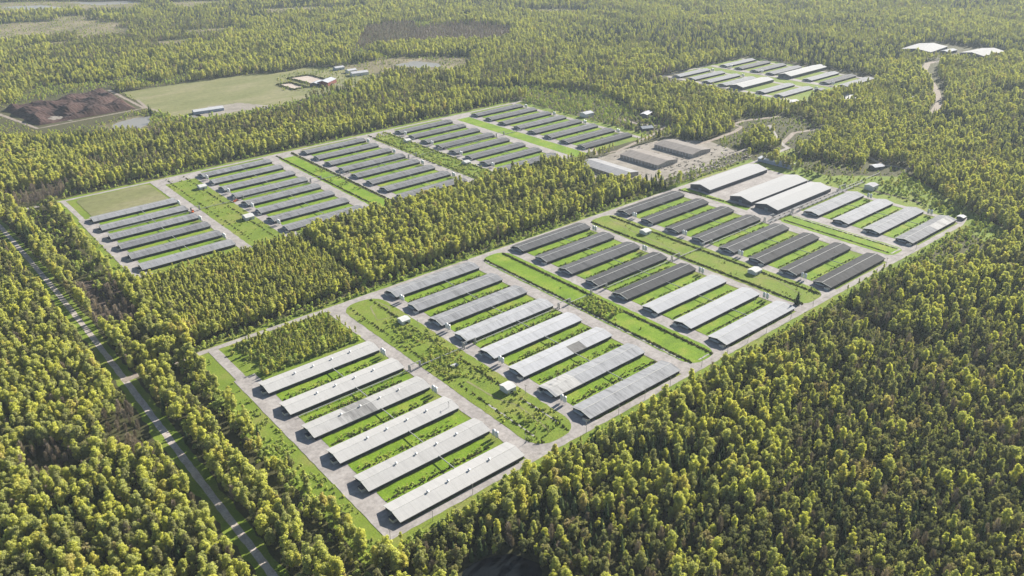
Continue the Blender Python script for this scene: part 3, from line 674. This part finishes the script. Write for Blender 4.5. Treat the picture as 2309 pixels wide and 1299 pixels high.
def trunk_mesh(seed, H, r, limbs=5):
    rng = random.Random(seed); mb = MB(); x = y = 0; p = (0, 0, 0)
    for i in range(4):
        q = (x + rng.uniform(-.2, .2), y + rng.uniform(-.2, .2), H * (i + 1) / 4)
        mb.tube(p, q, r * (1 - i * .24), r * (1 - (i + 1) * .24) + .02, n=5, caps=False); p = q
    for i in range(limbs):
        z = H * rng.uniform(.35, .85); a = rng.uniform(0, 6.28); l = H * .16
        mb.tube((0, 0, z), (l * math.cos(a), l * math.sin(a), z + l * .9), r * .35, .02, n=4, caps=False)
    return mb.mesh('trunk', 'bark')
# kinds: (crown mesh, trunk mesh)
KIND = {}
def reg(k, crown, trunk): KIND.setdefault(k, []).append((crown, trunk))
for s in range(5): reg('tall', broad_crown(10 + s, [17, 16, 18, 15, 16.5][s], [3.0, 3.4, 2.7, 3.9, 3.2][s], [4, 3.5, 5, 3.5, 4][s], 3200, .27, 46), trunk_mesh(s, [15, 14, 16, 13, 14][s], .2))
for s in range(3): reg('young', broad_crown(30 + s, [10.5, 9.5, 11.5][s], [1.8, 2.1, 1.7][s], 1.6, 1100, .24, 18, point=.7), trunk_mesh(20 + s, 8.5, .12))
for s in range(3): reg('scrub', broad_crown(50 + s, [5, 4, 6.5][s], [2.2, 2.4, 2.3][s], .3, 800, .26, 14, 'scrubleaf', .8), trunk_mesh(30 + s, [3.5, 3, 5][s], .08))
for s in range(2): reg('bush', broad_crown(70 + s, [1.5, 2.0][s], [1.2, 1.0][s], .05, 220, .2, 7, 'scrubleaf', .8), trunk_mesh(40 + s, 1.0, .04, 2))
for s in range(2): reg('hedge', broad_crown(80 + s, [1.1, 1.5][s], [1.0, 0.9][s], .0, 200, .2, 7, 'hedgeleaf', .8), trunk_mesh(44 + s, .8, .04, 2))
for s in range(3): reg('spruce', spruce_crown(90 + s, [14, 12, 16][s], [2.3, 2.1, 2.4][s]), trunk_mesh(50 + s, [13, 11, 15][s], .16, 0))
for s in range(2): reg('bare', bare_crown(100 + s, [14, 12][s]), trunk_mesh(60 + s, [12, 10][s], .16, 6))
for s in range(2): reg('dull', broad_crown(120 + s, [12, 10][s], [2.5, 2.7][s], 1.5, 1200, .27, 22, 'dullleaf'), trunk_mesh(70 + s, 9, .14))

# ------------------------------------------------------------------ where things grow
def inpoly(x, y, poly):
    c = np.zeros(x.shape, bool); n = len(poly)
    for i in range(n):
        x0, y0 = poly[i]; x1, y1 = poly[(i + 1) % n]
        if y0 == y1: continue
        h = (y0 > y) != (y1 > y); c ^= h & (x < (x1 - x0) * (y - y0) / (y1 - y0) + x0)
    return c
def nearline(x, y, pts, w):
    c = np.zeros(x.shape, bool)
    for (ax, ay), (bx, by) in zip(pts, pts[1:]):
        dx, dy = bx - ax, by - ay; L = dx * dx + dy * dy
        t = np.clip(((x - ax) * dx + (y - ay) * dy) / L, 0, 1)
        c |= (x - ax - t * dx) ** 2 + (y - ay - t * dy) ** 2 < w * w
    return c
def vnoise(x, y, s, seed=0):
    """smooth value noise 0..1"""
    rs = np.random.RandomState(seed); G = rs.rand(256, 256)
    u, v = x / s + 500.3, y / s + 500.7; i, j = np.floor(u).astype(int), np.floor(v).astype(int); fu, fv = u - i, v - j
    fu = fu * fu * (3 - 2 * fu); fv = fv * fv * (3 - 2 * fv)
    g = lambda a, b: G[a % 256, b % 256]
    return (g(i, j) * (1 - fu) + g(i + 1, j) * fu) * (1 - fv) + (g(i, j + 1) * (1 - fu) + g(i + 1, j + 1) * fu) * fv
def view(x, y, z=8.0):
    d = np.stack([x - CAM[0], y - CAM[1], z - CAM[2] + 0 * x], -1)
    zz = d @ np.array(CZ); zs = np.where(zz > 1, zz, 1)
    f = cd.lens / 36
    return np.where(zz > 1, f * (d @ np.array(CX)) / zs, 9), np.where(zz > 1, f * (d @ np.array(CY)) / zs, 9), np.linalg.norm(d, axis=-1)

# region codes
NONE, TALL, YOUNG, SCRUB, CONI, BARE, SPARSE, DULL, BELT, GROVE = range(10)
def regions(X, Y):
    x = X + 5 * (vnoise(X, Y, 14, 1) - .5); y = Y + 5 * (vnoise(X, Y, 14, 2) - .5)
    R_ = np.full(x.shape, TALL)
    def put(p, c): R_[inpoly(x, y, p)] = c
    far = (y > 1250) | (x > 1050)
    s1 = vnoise(x, y * .8, 130, 21) * .65 + vnoise(x, y, 45, 22) * .35
    R_[far & (s1 > .62)] = DULL; R_[far & (s1 > .69)] = CONI
    s2 = vnoise(x, y * .7, 110, 23) * .6 + vnoise(x, y, 40, 24) * .4
    R_[far & (s2 > .66)] = YOUNG; R_[far & (s2 > .74) & (y > 1500)] = SCRUB
    near = (y < 330) & (x > 165); R_[near & (s2 > .68)] = DULL; R_[(x < 95) & (s1 > .66)] = DULL
    # darker, lower growth
    put([(475.8,259.6),(570.7,242.6),(688.6,175.0),(409.1,60.3),(271.2,178.7),(344.8,204.1)], DULL)
    put([(172.5,323.9),(277.0,247.9),(282.9,219.1),(252.4,198.7),(149.3,287.4)], DULL)
    put([(989.5,1316.7),(1093.7,1390.8),(1246.1,1362.3),(1117.4,1234.6),(1007.0,1200.6),(935.5,1218.7)], DULL)
    put([(851.3,1330.9),(953.1,1174.8),(994.1,1159.6),(1038.0,1029.4),(1010.9,929.0),(951.9,873.7),(908.5,889.7),(932.1,1087.7),(854.9,1248.0)], SCRUB)
    put([(561.7,1279.7),(712.6,1292.3),(863.3,1318.6),(889.0,1239.4),(814.6,1190.8),(704.1,1189.4),(552.3,1181.4),(448.5,1178.5),(438.3,1256.1)], DULL)
    put([(358.2,1388.5),(479.8,1360.1),(627.9,1330.2),(718.7,1334.4),(646.2,1267.8),(489.5,1206.6),(399.8,1193.1),(311.1,1278.2)], DULL)
    put([(222.5,1243.5),(314.7,1228.2),(409.5,1183.8),(331.5,1112.9),(242.5,1145.2)], DULL)
    put([(508.5,2757.7),(849.6,2634.5),(927.7,2292.9),(672.9,2066.0),(479.7,2030.0),(377.3,2064.2)], DULL)
    put([(1159.3,2036.0),(1287.3,2011.9),(1111.4,1685.6),(960.9,1759.9)], BARE)
    put([(1362.1,1181.3),(1632.1,1307.0),(1784.9,1237.9),(1778.8,890.9),(1667.3,793.8),(1488.2,823.6),(1533.1,1002.1),(1478.6,1132.3),(1286.9,1091.3)], CONI)
    put([(1936.6,975.5),(2051.2,720.1),(1807.7,584.5),(1876.7,676.7),(1880.4,903.7)], CONI)
    put([(638.8,352.0),(713.4,337.1),(704.2,293.0),(625.3,271.9),(565.2,285.1)], DULL)
    # between the two farms
    put([(166, 628), (322, 628), (331, 775), (166, 773)], YOUNG); put([(160, 774), (345, 774), (345, 800), (160, 800)], SPARSE); put([(340, 784), (760, 784), (760, 800), (340, 800)], SPARSE)
    put([(322, 620), (330, 620), (338, 795), (331, 795)], SCRUB)
    put([(700, 690), (905, 750), (905, 800), (700, 800)], YOUNG)
    put([(112, 612), (150, 612), (150, 800), (112, 800)], TALL)
    put(FELLED2, BARE); pass
    put([(158, 612), (700, 612), (905, 618), (905, 632), (700, 626), (158, 626)], BELT)
    put([(742.6,662.3),(812.2,678.9),(808.6,631.4),(735.3,612.2),(700.3,623.3)], CONI)
    put([(903.9,709.6),(1042.7,705.1),(1001.1,616.4),(945.1,606.6),(855.4,604.6),(797.6,622.4),(741.4,617.5),(765.3,652.9)], SPARSE)
    # the open strip round the left farm
    put([(126, 780), (146, 780), (146, 1098), (126, 1098)], SCRUB)
    put([(120, 1094), (910, 1092), (905, 1104), (120, 1108)], BELT)
    put([(887, 780), (960, 760), (990, 900), (960, 1080), (887, 1098)], SCRUB)
    # farms
    put([(152, 796), (902, 796), (902, 1097), (160, 1097)], NONE)
    put([(720, 775), (902, 770), (902, 800), (720, 800)], NONE)
    put([(153, 318), (560, 313), (912, 303), (912, 612), (153, 612)], NONE)
    put([(165, 312), (560, 311), (905, 300), (905, 315), (165, 321)], BELT)
    put([(135, 300), (150, 300), (150, 600), (135, 600)], SCRUB); R_[(R_ == SCRUB) & (x < 152) & (y < 600) & (vnoise(X, Y, 11, 31) > .5)] = YOUNG
    put([(186, 540), (273, 540), (273, 602), (186, 602)], GROVE)
    put([(917.0,522.0),(1025.0,456.8),(995.5,436.1),(924.5,344.6),(890.6,279.8),(836.8,274.8),(866.5,318.4),(897.5,341.9),(911.9,425.7),(888.2,480.1)], SPARSE)
    put([(945.1,606.6),(994.2,608.2),(936.4,540.6),(1022.2,484.9),(1016.5,452.4),(925.3,490.4),(929.6,517.3),(916.4,547.0)], SPARSE)
    put([(918.6,451.6),(995.9,447.6),(934.4,384.2),(911.9,310.9),(877.5,291.9),(888.0,332.9),(919.8,397.8)], SCRUB)
    put([(859.8,324.6),(911.9,310.9),(842.4,277.1),(774.9,281.2),(734.3,291.3),(689.4,306.3),(606.7,310.1),(611.3,317.2),(695.1,326.8),(780.8,318.5)], BELT)
    put([(928.8,568.3),(929.6,517.3),(969.3,479.9),(1018.7,483.0),(1023.4,510.1),(970.5,582.3)], SPARSE); put([(917.3,696.8),(999.4,713.0),(1090.9,760.6),(1152.0,700.7),(1095.8,619.7),(969.7,588.6),(928.0,622.8)], SPARSE); put([(968.0,672.5),(1020.2,692.9),(1047.8,666.1),(992.2,616.1),(944.9,635.0)], TALL); put([(990.9,602.6),(1068.1,588.6),(1058.0,532.6),(987.0,492.8),(975.9,539.4),(968.4,584.3)], TALL)
    # open land
    for p in BOGS: put(p, SPARSE)
    put([(140.3,1523.1),(168.2,1468.4),(220.4,1418.1),(273.5,1373.7),(338.0,1367.5),(380.4,1425.1),(411.2,1522.2),(408.7,1756.1),(169.8,1715.9)], SPARSE); put([(403.4,1485.7),(447.7,1375.2),(561.1,1365.1),(686.9,1376.0),(740.7,1373.0),(735.8,1332.1),(658.6,1322.7),(553.3,1312.7),(448.7,1319.3),(368.0,1375.2)], SCRUB)
    put(MEADOW, NONE); put(HEAP, NONE); put(FELLED, BARE)
    put([(110.6,1140.7),(130.4,1090.8),(173.1,1104.3),(208.1,1140.5),(197.4,1162.8),(124.1,1161.0)], BARE)
    put([(675.7,1577.3),(727.1,1604.1),(764.1,1598.0),(833.5,1592.3),(857.5,1470.4),(846.9,1403.0),(756.0,1400.0),(695.7,1392.5),(640.7,1463.1)], SPARSE)
    put(DERELICT, SPARSE); put([(760.8,759.9),(845.7,765.5),(911.4,765.1),(939.5,675.5),(841.3,643.5),(736.3,656.4),(702.1,700.4)], NONE)
    put([(1180, 738), (1500, 738), (1500, 1050), (1395, 1050), (1180, 1050)], NONE)
    put([(1760, 680), (1900, 680), (1925, 860), (1740, 860)], NONE)
    put([(72.0,555.5),(80.9,565.6),(100.7,559.3),(111.6,520.8),(90.6,489.8),(74.1,501.1),(67.0,526.2)], BARE)
    put([(23.1,551.8),(41.5,548.4),(55.7,505.0),(47.5,494.6),(23.6,515.4)], BARE)
    for p in PONDS + [POND] + PADS: put(p, NONE)
    for pts, wdt in ROADS:
        R_[nearline(X, Y, pts, wdt / 2 + 2.5)] = NONE
    R_[nearline(X, Y, LEFT_ROAD, 8)] = NONE; R_[nearline(X, Y, [(96, 60), (95.5, 600), (92, 930), (84, 1060)], 3.5)] = NONE
    R_[nearline(X, Y, [(135, 300), (134, 590)], 3.5)] = NONE
    R_[nearline(X, Y, [(127, 620), (126, 800), (124, 1090)], 2.5)] = NONE
    R_[nearline(X, Y, [(1724.4,754.2),(1620.5,717.2),(1516.8,657.3),(1441.6,611.5)], 9)] = NONE
    R_[nearline(X, Y, [(618.9,321.8),(594.3,259.1),(601.2,215.5),(602.9,155.2)], 5)] = NONE
    for bx, by, rr in [(o.location.x, o.location.y, 16) for o in COL.objects if o.get('category') in ('shed',)]:
        R_[(X - bx) ** 2 + (Y - by) ** 2 < rr * rr] = NONE
    return R_

rs = np.random.RandomState(11)
PTS = {k: [] for k in KIND}          # kind -> arrays of x, y, scale
def emit(kind, x, y, s0=.8, s1=1.2):
    if len(x): PTS[kind].append(np.stack([x, y, rs.uniform(s0, s1, len(x))], 1))
def grid(x0, x1, y0, y1, sp):
    nx, ny = int((x1 - x0) / sp), int((y1 - y0) / sp)
    gx, gy = np.meshgrid(np.arange(nx), np.arange(ny)); gx = gx.ravel(); gy = gy.ravel()
    x = x0 + (gx + .5 * (gy % 2) + rs.uniform(-.42, .42, gx.size)) * sp; y = y0 + (gy + rs.uniform(-.42, .42, gx.size)) * sp
    return x, y
def seen(x, y, m=0.06):
    u, v, d = view(x, y); return (abs(u) < .5 + m) & (v < .281 + .03) & (v > -.281 - m), d
for ring, (sp, d0, d1) in enumerate(((4.9, 0, 900), (5.6, 900, 1600), (7.0, 1600, 2600), (8.6, 2600, 4700))):
    x, y = grid(-400, 4200, -100, 4700, sp)
    ok, d = seen(x, y); k = ok & (d >= d0) & (d < d1); x, y = x[k], y[k]
    G = regions(x, y); big = [1, 1, 1.08, 1.22][ring]
    n1 = vnoise(x, y, 38, 5); n2 = vnoise(x, y, 9, 6); u = rs.rand(len(x)); n3 = vnoise(x, y, 160, 7)
    # tall woods: gaps with undergrowth, a few spruces and dull trees
    T = G == TALL
    gap = T & ((n2 < .13) | (u < .05)); emit('scrub', x[gap], y[gap], .7, 1.1)
    rest = T & ~gap
    con = rest & ((n1 * .6 + n3 * .4 + u * .3) > .93) ; emit('spruce', x[con], y[con], .75 * big, 1.1 * big)
    du = rest & ~con & (((1 - n1) * .5 + n3 * .5 + u * .45) > .98); emit('dull', x[du], y[du], .9 * big, 1.25 * big)
    ba = rest & ~con & ~du & ((u > .965) | ((n3 < .22) & (u > .8))); emit('bare', x[ba], y[ba], .8 * big, 1.1 * big); rest = rest & ~ba
    yg = rest & ~con & ~du & (n2 > .8); emit('young', x[yg], y[yg], .9 * big, 1.3 * big)
    tl = rest & ~con & ~du & ~yg; emit('tall', x[tl], y[tl], .62 * big, 1.16 * big)
    D = G == DULL
    a = D & (u < .5); emit('dull', x[a], y[a], .7, 1.2); a = D & (u >= .5) & (u < .68); emit('young', x[a], y[a], .8, 1.3)
    a = D & (u >= .68) & (u < .8); emit('spruce', x[a], y[a], .6, 1.0); a = D & (u >= .8) & (u < .91); emit('tall', x[a], y[a], .6, 1.05); a = D & (u >= .91) & (u < .98); emit('bare', x[a], y[a], .6, 1.0)
    C_ = G == CONI
    a = C_ & (u < .62); emit('spruce', x[a], y[a], .7, 1.15); a = C_ & (u >= .62) & (u < .95); emit('tall', x[a], y[a], .6, 1)
    Y_ = G == YOUNG
    emit('young', x[Y_], y[Y_], .95, 1.35)
    a = Y_ & (u < .12); emit('tall', x[a], y[a], .6, .85)
    B = G == BARE
    a = B & (u < .45); emit('bare', x[a], y[a], .6, 1.0); a = B & (u > .8); emit('dull', x[a], y[a], .35, .7)
    S = G == SCRUB
    a = S & (u < .55); emit('scrub', x[a], y[a], .7, 1.3); a = S & (u > .9); emit('young', x[a], y[a], .5, .9)
    a = S & (u > .55) & (u < .8); emit('bush', x[a], y[a], .8, 1.8)
    P = G == SPARSE
    a = P & (u < .16) & (n1 > .35); emit('scrub', x[a], y[a], .5, 1.1); a = P & (u > .7); emit('bush', x[a], y[a], .8, 1.6)
    a = P & (u > .6) & (u < .66); emit('young', x[a], y[a], .5, .8)
    E_ = G == BELT
    a = E_ & (u < .5); emit('scrub', x[a], y[a], .6, 1.15); a = E_ & (u > .85); emit('young', x[a], y[a], .5, .85); a = E_ & (u > .5) & (u < .8); emit('bush', x[a], y[a], .9, 1.7)
    V = G == GROVE
    a = V & (u < .75); emit('young', x[a], y[a], .45, .85); a = V & (u >= .75) & (u < .95); emit('scrub', x[a], y[a], .8, 1.4)
# infill in the young wood and the grove
for x0, x1, y0, y1 in ((160, 332, 624, 792),):
    x, y = grid(x0, x1, y0, y1, 4.3); k = regions(x, y) == YOUNG; emit('young', x[k], y[k], .75, 1.15)
x, y = grid(186, 273, 540, 602, 3.6); k = regions(x, y) == GROVE; k &= vnoise(x, y, 15, 9) > .35; emit('young', x[k], y[k], .35, .65)

# hedges, weeds between the barns, scrub on the islands
def line(kind, x0, y0, x1, y1, step, wob, s0, s1, prob=1.0):
    L = math.hypot(x1 - x0, y1 - y0); n = int(L / step); t = rs.rand(n); k = rs.rand(n) < prob
    x = x0 + (x1 - x0) * t + rs.normal(0, wob, n); y = y0 + (y1 - y0) * t + rs.normal(0, wob, n); emit(kind, x[k], y[k], s0, s1)
for fa in ('A', 'B'):
    for r, (u, ys) in enumerate(farm_rows(fa)):
        for i, y in enumerate(ys[:-1]):
            e = u + LEN - (10 if r != 1 else 2)
            line('hedge', u + 6, y - 11.4, e, y - 11.4, .55 if fa == 'A' else 1.1, .45, .5, 1.0, .75 if (r + i) % 3 else .4)
            if fa == 'A' and r < 2: line('bush', u + 9, y - 8.5, e - 4, y - 8.5, 1.1, 1.1, .5, 1.1, .6)
            if fa == 'A': line('bush', u + 9, y - 13.3, e - 4, y - 13.3, 2.6, .9, .3, .7)
    y0, y1 = (334, 598) if fa == 'A' else (796, 1080)
    for hx, pr in ((293.5, .3), (316, .5), (447.5, .9), (470.6, 1.2), (597, 1.0), (625, .9)):
        if fa == 'B': pr *= .7
        line('hedge', hx, y0, hx, y1, .4 if hx > 400 else .6, .45, .6, 1.15, pr)
line('hedge', 756, 340, 756, 460, .4, .3, .4, .8); line('hedge', 771, 340, 771, 460, .6, .3, .4, .8)
line('hedge', 749, 603, 760, 505, .5, .5, .6, 1.0)
def blob(kind, x0, x1, y0, y1, n, s0, s1, thr=.35, sc=12, seed=3):
    x = rs.uniform(x0, x1, n); y = rs.uniform(y0, y1, n); k = vnoise(x, y, sc, seed) > thr; emit(kind, x[k], y[k], s0, s1)
for p in PADS:
    for (ax, ay), (bx, by) in zip(p, p[1:] + p[:1]): line('hedge', ax, ay, bx, by, .8, .8, 1.2, 2.2)
blob('scrub', 290, 320, 440, 535, 170, .3, .62, .42); blob('bush', 288, 323, 336, 596, 620, .5, 1.4, .62, 16); blob('scrub', 288, 323, 336, 596, 80, .3, .55, .68, 16); blob('bush', 289, 322, 430, 535, 420, .6, 1.3, .3)
blob('scrub', 296, 322, 335, 400, 60, .3, .6, .5); blob('scrub', 450, 466, 425, 468, 45, .4, .75, .3); blob('bush', 449, 469, 420, 470, 160, .7, 1.5, .2)
blob('bush', 594, 628, 334, 600, 260, .4, .9, .55); blob('scrub', 624, 628, 338, 350, 8, .4, .6, 0)
blob('bush', 186, 272, 540, 603, 700, .7, 1.6, .25); blob('bush', 153, 165, 326, 600, 380, .5, 1.2, .5, 9)
blob('scrub', 150, 157, 326, 604, 70, .4, .8, .5, 14); blob('bush', 287, 324, 790, 1080, 260, .5, 1.1, .5); blob('bush', 592, 628, 790, 1080, 700, .8, 1.6, .35)
blob('bush', 152, 166, 800, 1080, 400, .6, 1.4, .5); blob('scrub', 450, 468, 870, 980, 60, .4, .7, .5)
line('scrub', 149, 320, 149, 600, 4.5, 1.5, .8, 1.3); line('bush', 165, 316, 880, 316, 1.6, 1.3, .7, 1.5)
line('scrub', 165, 310, 900, 310, 5, 2, .5, .9); line('bush', 165, 614.5, 900, 617, 2.2, 1.3, .7, 1.5)

ALL = {k: np.concatenate(v) if v else np.zeros((0, 3)) for k, v in PTS.items()}
VAR = {k: rs.randint(0, len(KIND[k]), len(v)) for k, v in ALL.items()}
ROT = {k: rs.uniform(0, 6.283, len(v)) for k, v in ALL.items()}

# the 300 trees that show largest stand as things of their own
TREEK = ['tall', 'young', 'spruce', 'dull', 'bare']
cand = []
for k in TREEK:
    a = ALL[k]; u, v, d = view(a[:, 0], a[:, 1]); H = {'tall': 16.5, 'young': 10.5, 'spruce': 14, 'dull': 11, 'bare': 13}[k]
    inside = (abs(u) < .495) & (abs(v) < .277)
    sz = np.where(inside, a[:, 2] * H / d, 0)
    cand += [(sz[i], k, i) for i in np.argsort(-sz)[:320]]
cand.sort(key=lambda c: -c[0]); cand = cand[:284]
NAME = {'tall': ('broadleaf_tree', 'yellow green tree'), 'young': ('young_tree', 'slim young green tree'), 'spruce': ('spruce_tree', 'dark spruce tree'), 'dull': ('olive_tree_crown', 'dull olive green tree'), 'bare': ('bare_tree', 'leafless grey tree'), 'scrub': ('willow_bush', 'round green willow bush'), 'hedge': ('dark_bush', 'small dark bush')}
NAME['dull'] = ('broadleaf_tree', 'dull olive tree')
PROTO = {}
def place(kind, var, x, y, s, rot, label, cat='tree', group=None):
    key = (kind, var); sc = (s, s, s)
    if key not in PROTO:
        t = thing(NAME[kind][0], label, cat, (x, y, 0), rot, group); t.scale = sc
        obj('crown', KIND[kind][var][0], t); obj('trunk', KIND[kind][var][1], t); PROTO[key] = t
        return t
    t = dup(PROTO[key], (x, y, 0), rot, label, group, sc)
    if not group and 'group' in t: del t['group']
    return t
taken = {k: set() for k in KIND}
ONES = 'zero one two three four five six seven eight nine ten eleven twelve thirteen fourteen fifteen sixteen seventeen eighteen nineteen'.split()
TENS = 'x x twenty thirty forty fifty sixty seventy eighty ninety'.split()
def words(n): return 'a hundred' if n >= 100 else ONES[n] if n < 20 else TENS[n // 10] + ('' if n % 10 == 0 else ' ' + ONES[n % 10])
def area(x, y):
    u, v, d = view(np.array([x]), np.array([y])); u, v = float(u[0]), float(v[0])
    ar = 'left of road' if x < 98 else 'by front barns' if x < 170 else 'in lower wood'
    return ar, (round(100 * (u + .5)), round(100 * (v / .5625 + .5)))
for sz, k, i in cand:
    x, y, s = ALL[k][i]; taken[k].add(i); ar, (pa, pb) = area(x, y)
    SEEN = globals().setdefault('SEEN', {}); n_ = SEEN.get((k, pa, pb), 0); SEEN[(k, pa, pb)] = n_ + 1
    at = (', %s percent across, %s percent up', ', slightly over %s percent across, %s up', ', %s across, just over %s percent up')[min(n_, 2)] % (words(pa), words(pb))
    place(k, int(VAR[k][i]), x, y, s, float(ROT[k][i]), NAME[k][1] + ' ' + ar + at, 'tree', 'trees ' + ar)
# single trees and bushes one can point to
SINGLE = [('spruce', [(592.8,337.2)][0], 1.0, 'lone dark spruce at the lower tip of the third grass island'),
 ('tall', [(931.7,565.6)][0], .95, 'lone slender pale poplar behind the office block'), ('scrub', [(908.9,546.6)][0], 1.2, 'round pale bush in front of the lone poplar'),
 ('tall', [(922.9,627.7)][0], .8, 'single pale tree at the edge of the rubble yard by the road'),
 ('scrub', (463, 441), 1.0, 'round green willow on the second grass island, left of the two'), ('scrub', (462, 430), 1.15, 'round green willow on the second grass island, right of the two'),
 ('scrub', (458, 398), .45, 'small dark round bush on the lush second grass island, lower one'), ('scrub', (461, 500), .4, 'small dark round bush on the lush second grass island, upper one'),
 ('spruce', [(906.7,865.8)][0], .8, 'lone spruce at the rear corner of the last row of the left farm'),
 ('scrub', [(158.7,613.2)][0], .95, 'round pale bush at the mouth of the road into the near farm'), ('scrub', [(181.5,588.3)][0], .9, 'round bush at the corner of the young grove, by the road'),
 ('scrub', [(298.3,1097.6)][0], 1.1, 'round bush beside the road at the top of the left farm')]
SPR = [(903.6,836.7),(904.7,832.1),(911.2,832.8),(901.9,814.2),(903.4,809.3),(927.8,830.8),(928.9,822.7),(932.7,822.5),(935.1,816.6)]
for j, p in enumerate(SPR): SINGLE.append(('spruce', p, [.8, .75, .9, .75, .7, .8, .7, .75, .8][j], '%s spruce from the left in the row of dark spruces behind the left farm' % ORD[j]))
for j, (k, (x, y), s, lab) in enumerate(SINGLE):
    place(k, j % len(KIND[k]), x, y, s, j * 1.7, lab, 'bush' if k == 'scrub' else 'tree')

# everything else stands as stuff: points that carry the same crowns and trunks
def forest(name, kinds, label):
    P, S, RZ, I = [], [], [], []; base = 0; meshes = []
    for k in kinds:
        a = ALL[k]; keep = np.array([i not in taken[k] for i in range(len(a))], bool) if taken[k] else np.ones(len(a), bool)
        P.append(a[keep][:, :2]); S.append(a[keep][:, 2]); RZ.append(ROT[k][keep]); I.append(VAR[k][keep] + base)
        base += len(KIND[k]); meshes += KIND[k]
    P = np.concatenate(P); S = np.concatenate(S); RZ = np.concatenate(RZ); I = np.concatenate(I).astype(np.int32); n = len(P)
    me = bpy.data.meshes.new(name); me.vertices.add(n)
    co = np.zeros((n, 3), np.float32); co[:, :2] = P; co[:, 2] = 0; me.vertices.foreach_set('co', co.ravel())
    for nm, ty, ar in (('sc', 'FLOAT', S.astype(np.float32)), ('rz', 'FLOAT', RZ.astype(np.float32)), ('kind_index', 'INT', I)):
        at = me.attributes.new(nm, ty, 'POINT'); at.data.foreach_set('value', ar)
    o = obj(name, me); tag(o, label, None, None, 'stuff')
    ng = bpy.data.node_groups.new(name, 'GeometryNodeTree')
    ng.interface.new_socket('Geometry', in_out='INPUT', socket_type='NodeSocketGeometry'); ng.interface.new_socket('Geometry', in_out='OUTPUT', socket_type='NodeSocketGeometry')
    N = ng.nodes; Lk = ng.links; gi = N.new('NodeGroupInput'); go = N.new('NodeGroupOutput')
    mp = N.new('GeometryNodeMeshToPoints'); Lk.new(gi.outputs[0], mp.inputs[0])
    ip = N.new('GeometryNodeInstanceOnPoints'); Lk.new(mp.outputs[0], ip.inputs['Points'])
    allj = N.new('GeometryNodeJoinGeometry'); hold = []
    for ci, (cm, tm) in enumerate(meshes):
        j = N.new('GeometryNodeJoinGeometry')
        for m_ in (tm, cm):
            src = SRC[m_.name]
            oi = N.new('GeometryNodeObjectInfo'); oi.inputs['Object'].default_value = src; oi.transform_space = 'ORIGINAL'; Lk.new(oi.outputs['Geometry'], j.inputs[0])
        gti = N.new('GeometryNodeGeometryToInstance'); Lk.new(j.outputs[0], gti.inputs[0]); hold.append(gti)
    for h in hold[::-1]: Lk.new(h.outputs[0], allj.inputs[0])
    Lk.new(allj.outputs[0], ip.inputs['Instance']); ip.inputs['Pick Instance'].default_value = True
    def attr(nm, ty):
        a = N.new('GeometryNodeInputNamedAttribute'); a.data_type = ty; a.inputs['Name'].default_value = nm; return a.outputs['Attribute']
    Lk.new(attr('kind_index', 'INT'), ip.inputs['Instance Index'])
    cx = N.new('ShaderNodeCombineXYZ'); Lk.new(attr('rz', 'FLOAT'), cx.inputs[2]); Lk.new(cx.outputs[0], ip.inputs['Rotation'])
    cs = N.new('ShaderNodeCombineXYZ'); s_ = attr('sc', 'FLOAT')
    for q in range(3): Lk.new(s_, cs.inputs[q])
    Lk.new(cs.outputs[0], ip.inputs['Scale']); Lk.new(ip.outputs[0], go.inputs[0])
    md = o.modifiers.new('trees', 'NODES'); md.node_group = ng
    print(name, n); return o
# every crown and trunk shape is worn by at least one standing tree or bush
FALL = {'tall': (92, 260), 'young': (240, 700), 'scrub': (148, 420), 'bush': (305, 470), 'hedge': (468, 380), 'spruce': (300, 240), 'bare': (80, 500), 'dull': (420, 150)}
LB = {'bush': ('low_bush', 'low green bush on the first grass island beside the pipeline'), 'hedge': ('low_bush', 'low dark bush in the hedge of the second grass island'), 'scrub': ('willow_bush', 'green willow bush in the belt left of the front barns')}
SRC = {}
for k in KIND:
    for vi, (cm, tm) in enumerate(KIND[k]):
        if (k, vi) not in PROTO:
            nm, lb = LB.get(k, (NAME.get(k, ('tree', 'tree'))[0], NAME.get(k, ('tree', 'tree'))[1] + ' in the wood below the front barns'))
            x, y = FALL[k]; NAME.setdefault(k, (nm, lb)); old = NAME[k]; NAME[k] = (nm, lb)
            place(k, vi, x + 4 * vi, y - 7 * vi, 1.0, 1.0, lb + (', %s one' % ORD[vi]), 'bush' if k in LB else 'tree'); NAME[k] = old
        for ch in PROTO[(k, vi)].children: SRC[ch.data.name] = ch
forest('forest', ['tall', 'young', 'dull', 'spruce', 'bare'], 'spring wood of yellow green broadleaf trees with dark spruces')
forest('scrub', ['scrub', 'bush', 'hedge'], 'willow scrub and weeds along roads, barns and grass islands')

# ------------------------------------------------------------------ haze
hz = MB().box(-900, 5200, -700, 5200, -1.0, 352).build('haze', 'wall'); hz.data.materials.clear()
hm = bpy.data.materials.new('haze air'); hm.use_nodes = True; ht = hm.node_tree; ht.nodes.clear()
ho = ht.nodes.new('ShaderNodeOutputMaterial'); pv = ht.nodes.new('ShaderNodeVolumePrincipled')
pv.inputs['Color'].default_value = (.74, .86, 1.0, 1); pv.inputs['Density'].default_value = 0.00005; pv.inputs['Anisotropy'].default_value = 0.2
ht.links.new(pv.outputs[0], ho.inputs['Volume']); hz.data.materials.append(hm); hz['kind'] = 'stuff'; hz['label'] = 'pale blue haze over the far woods'
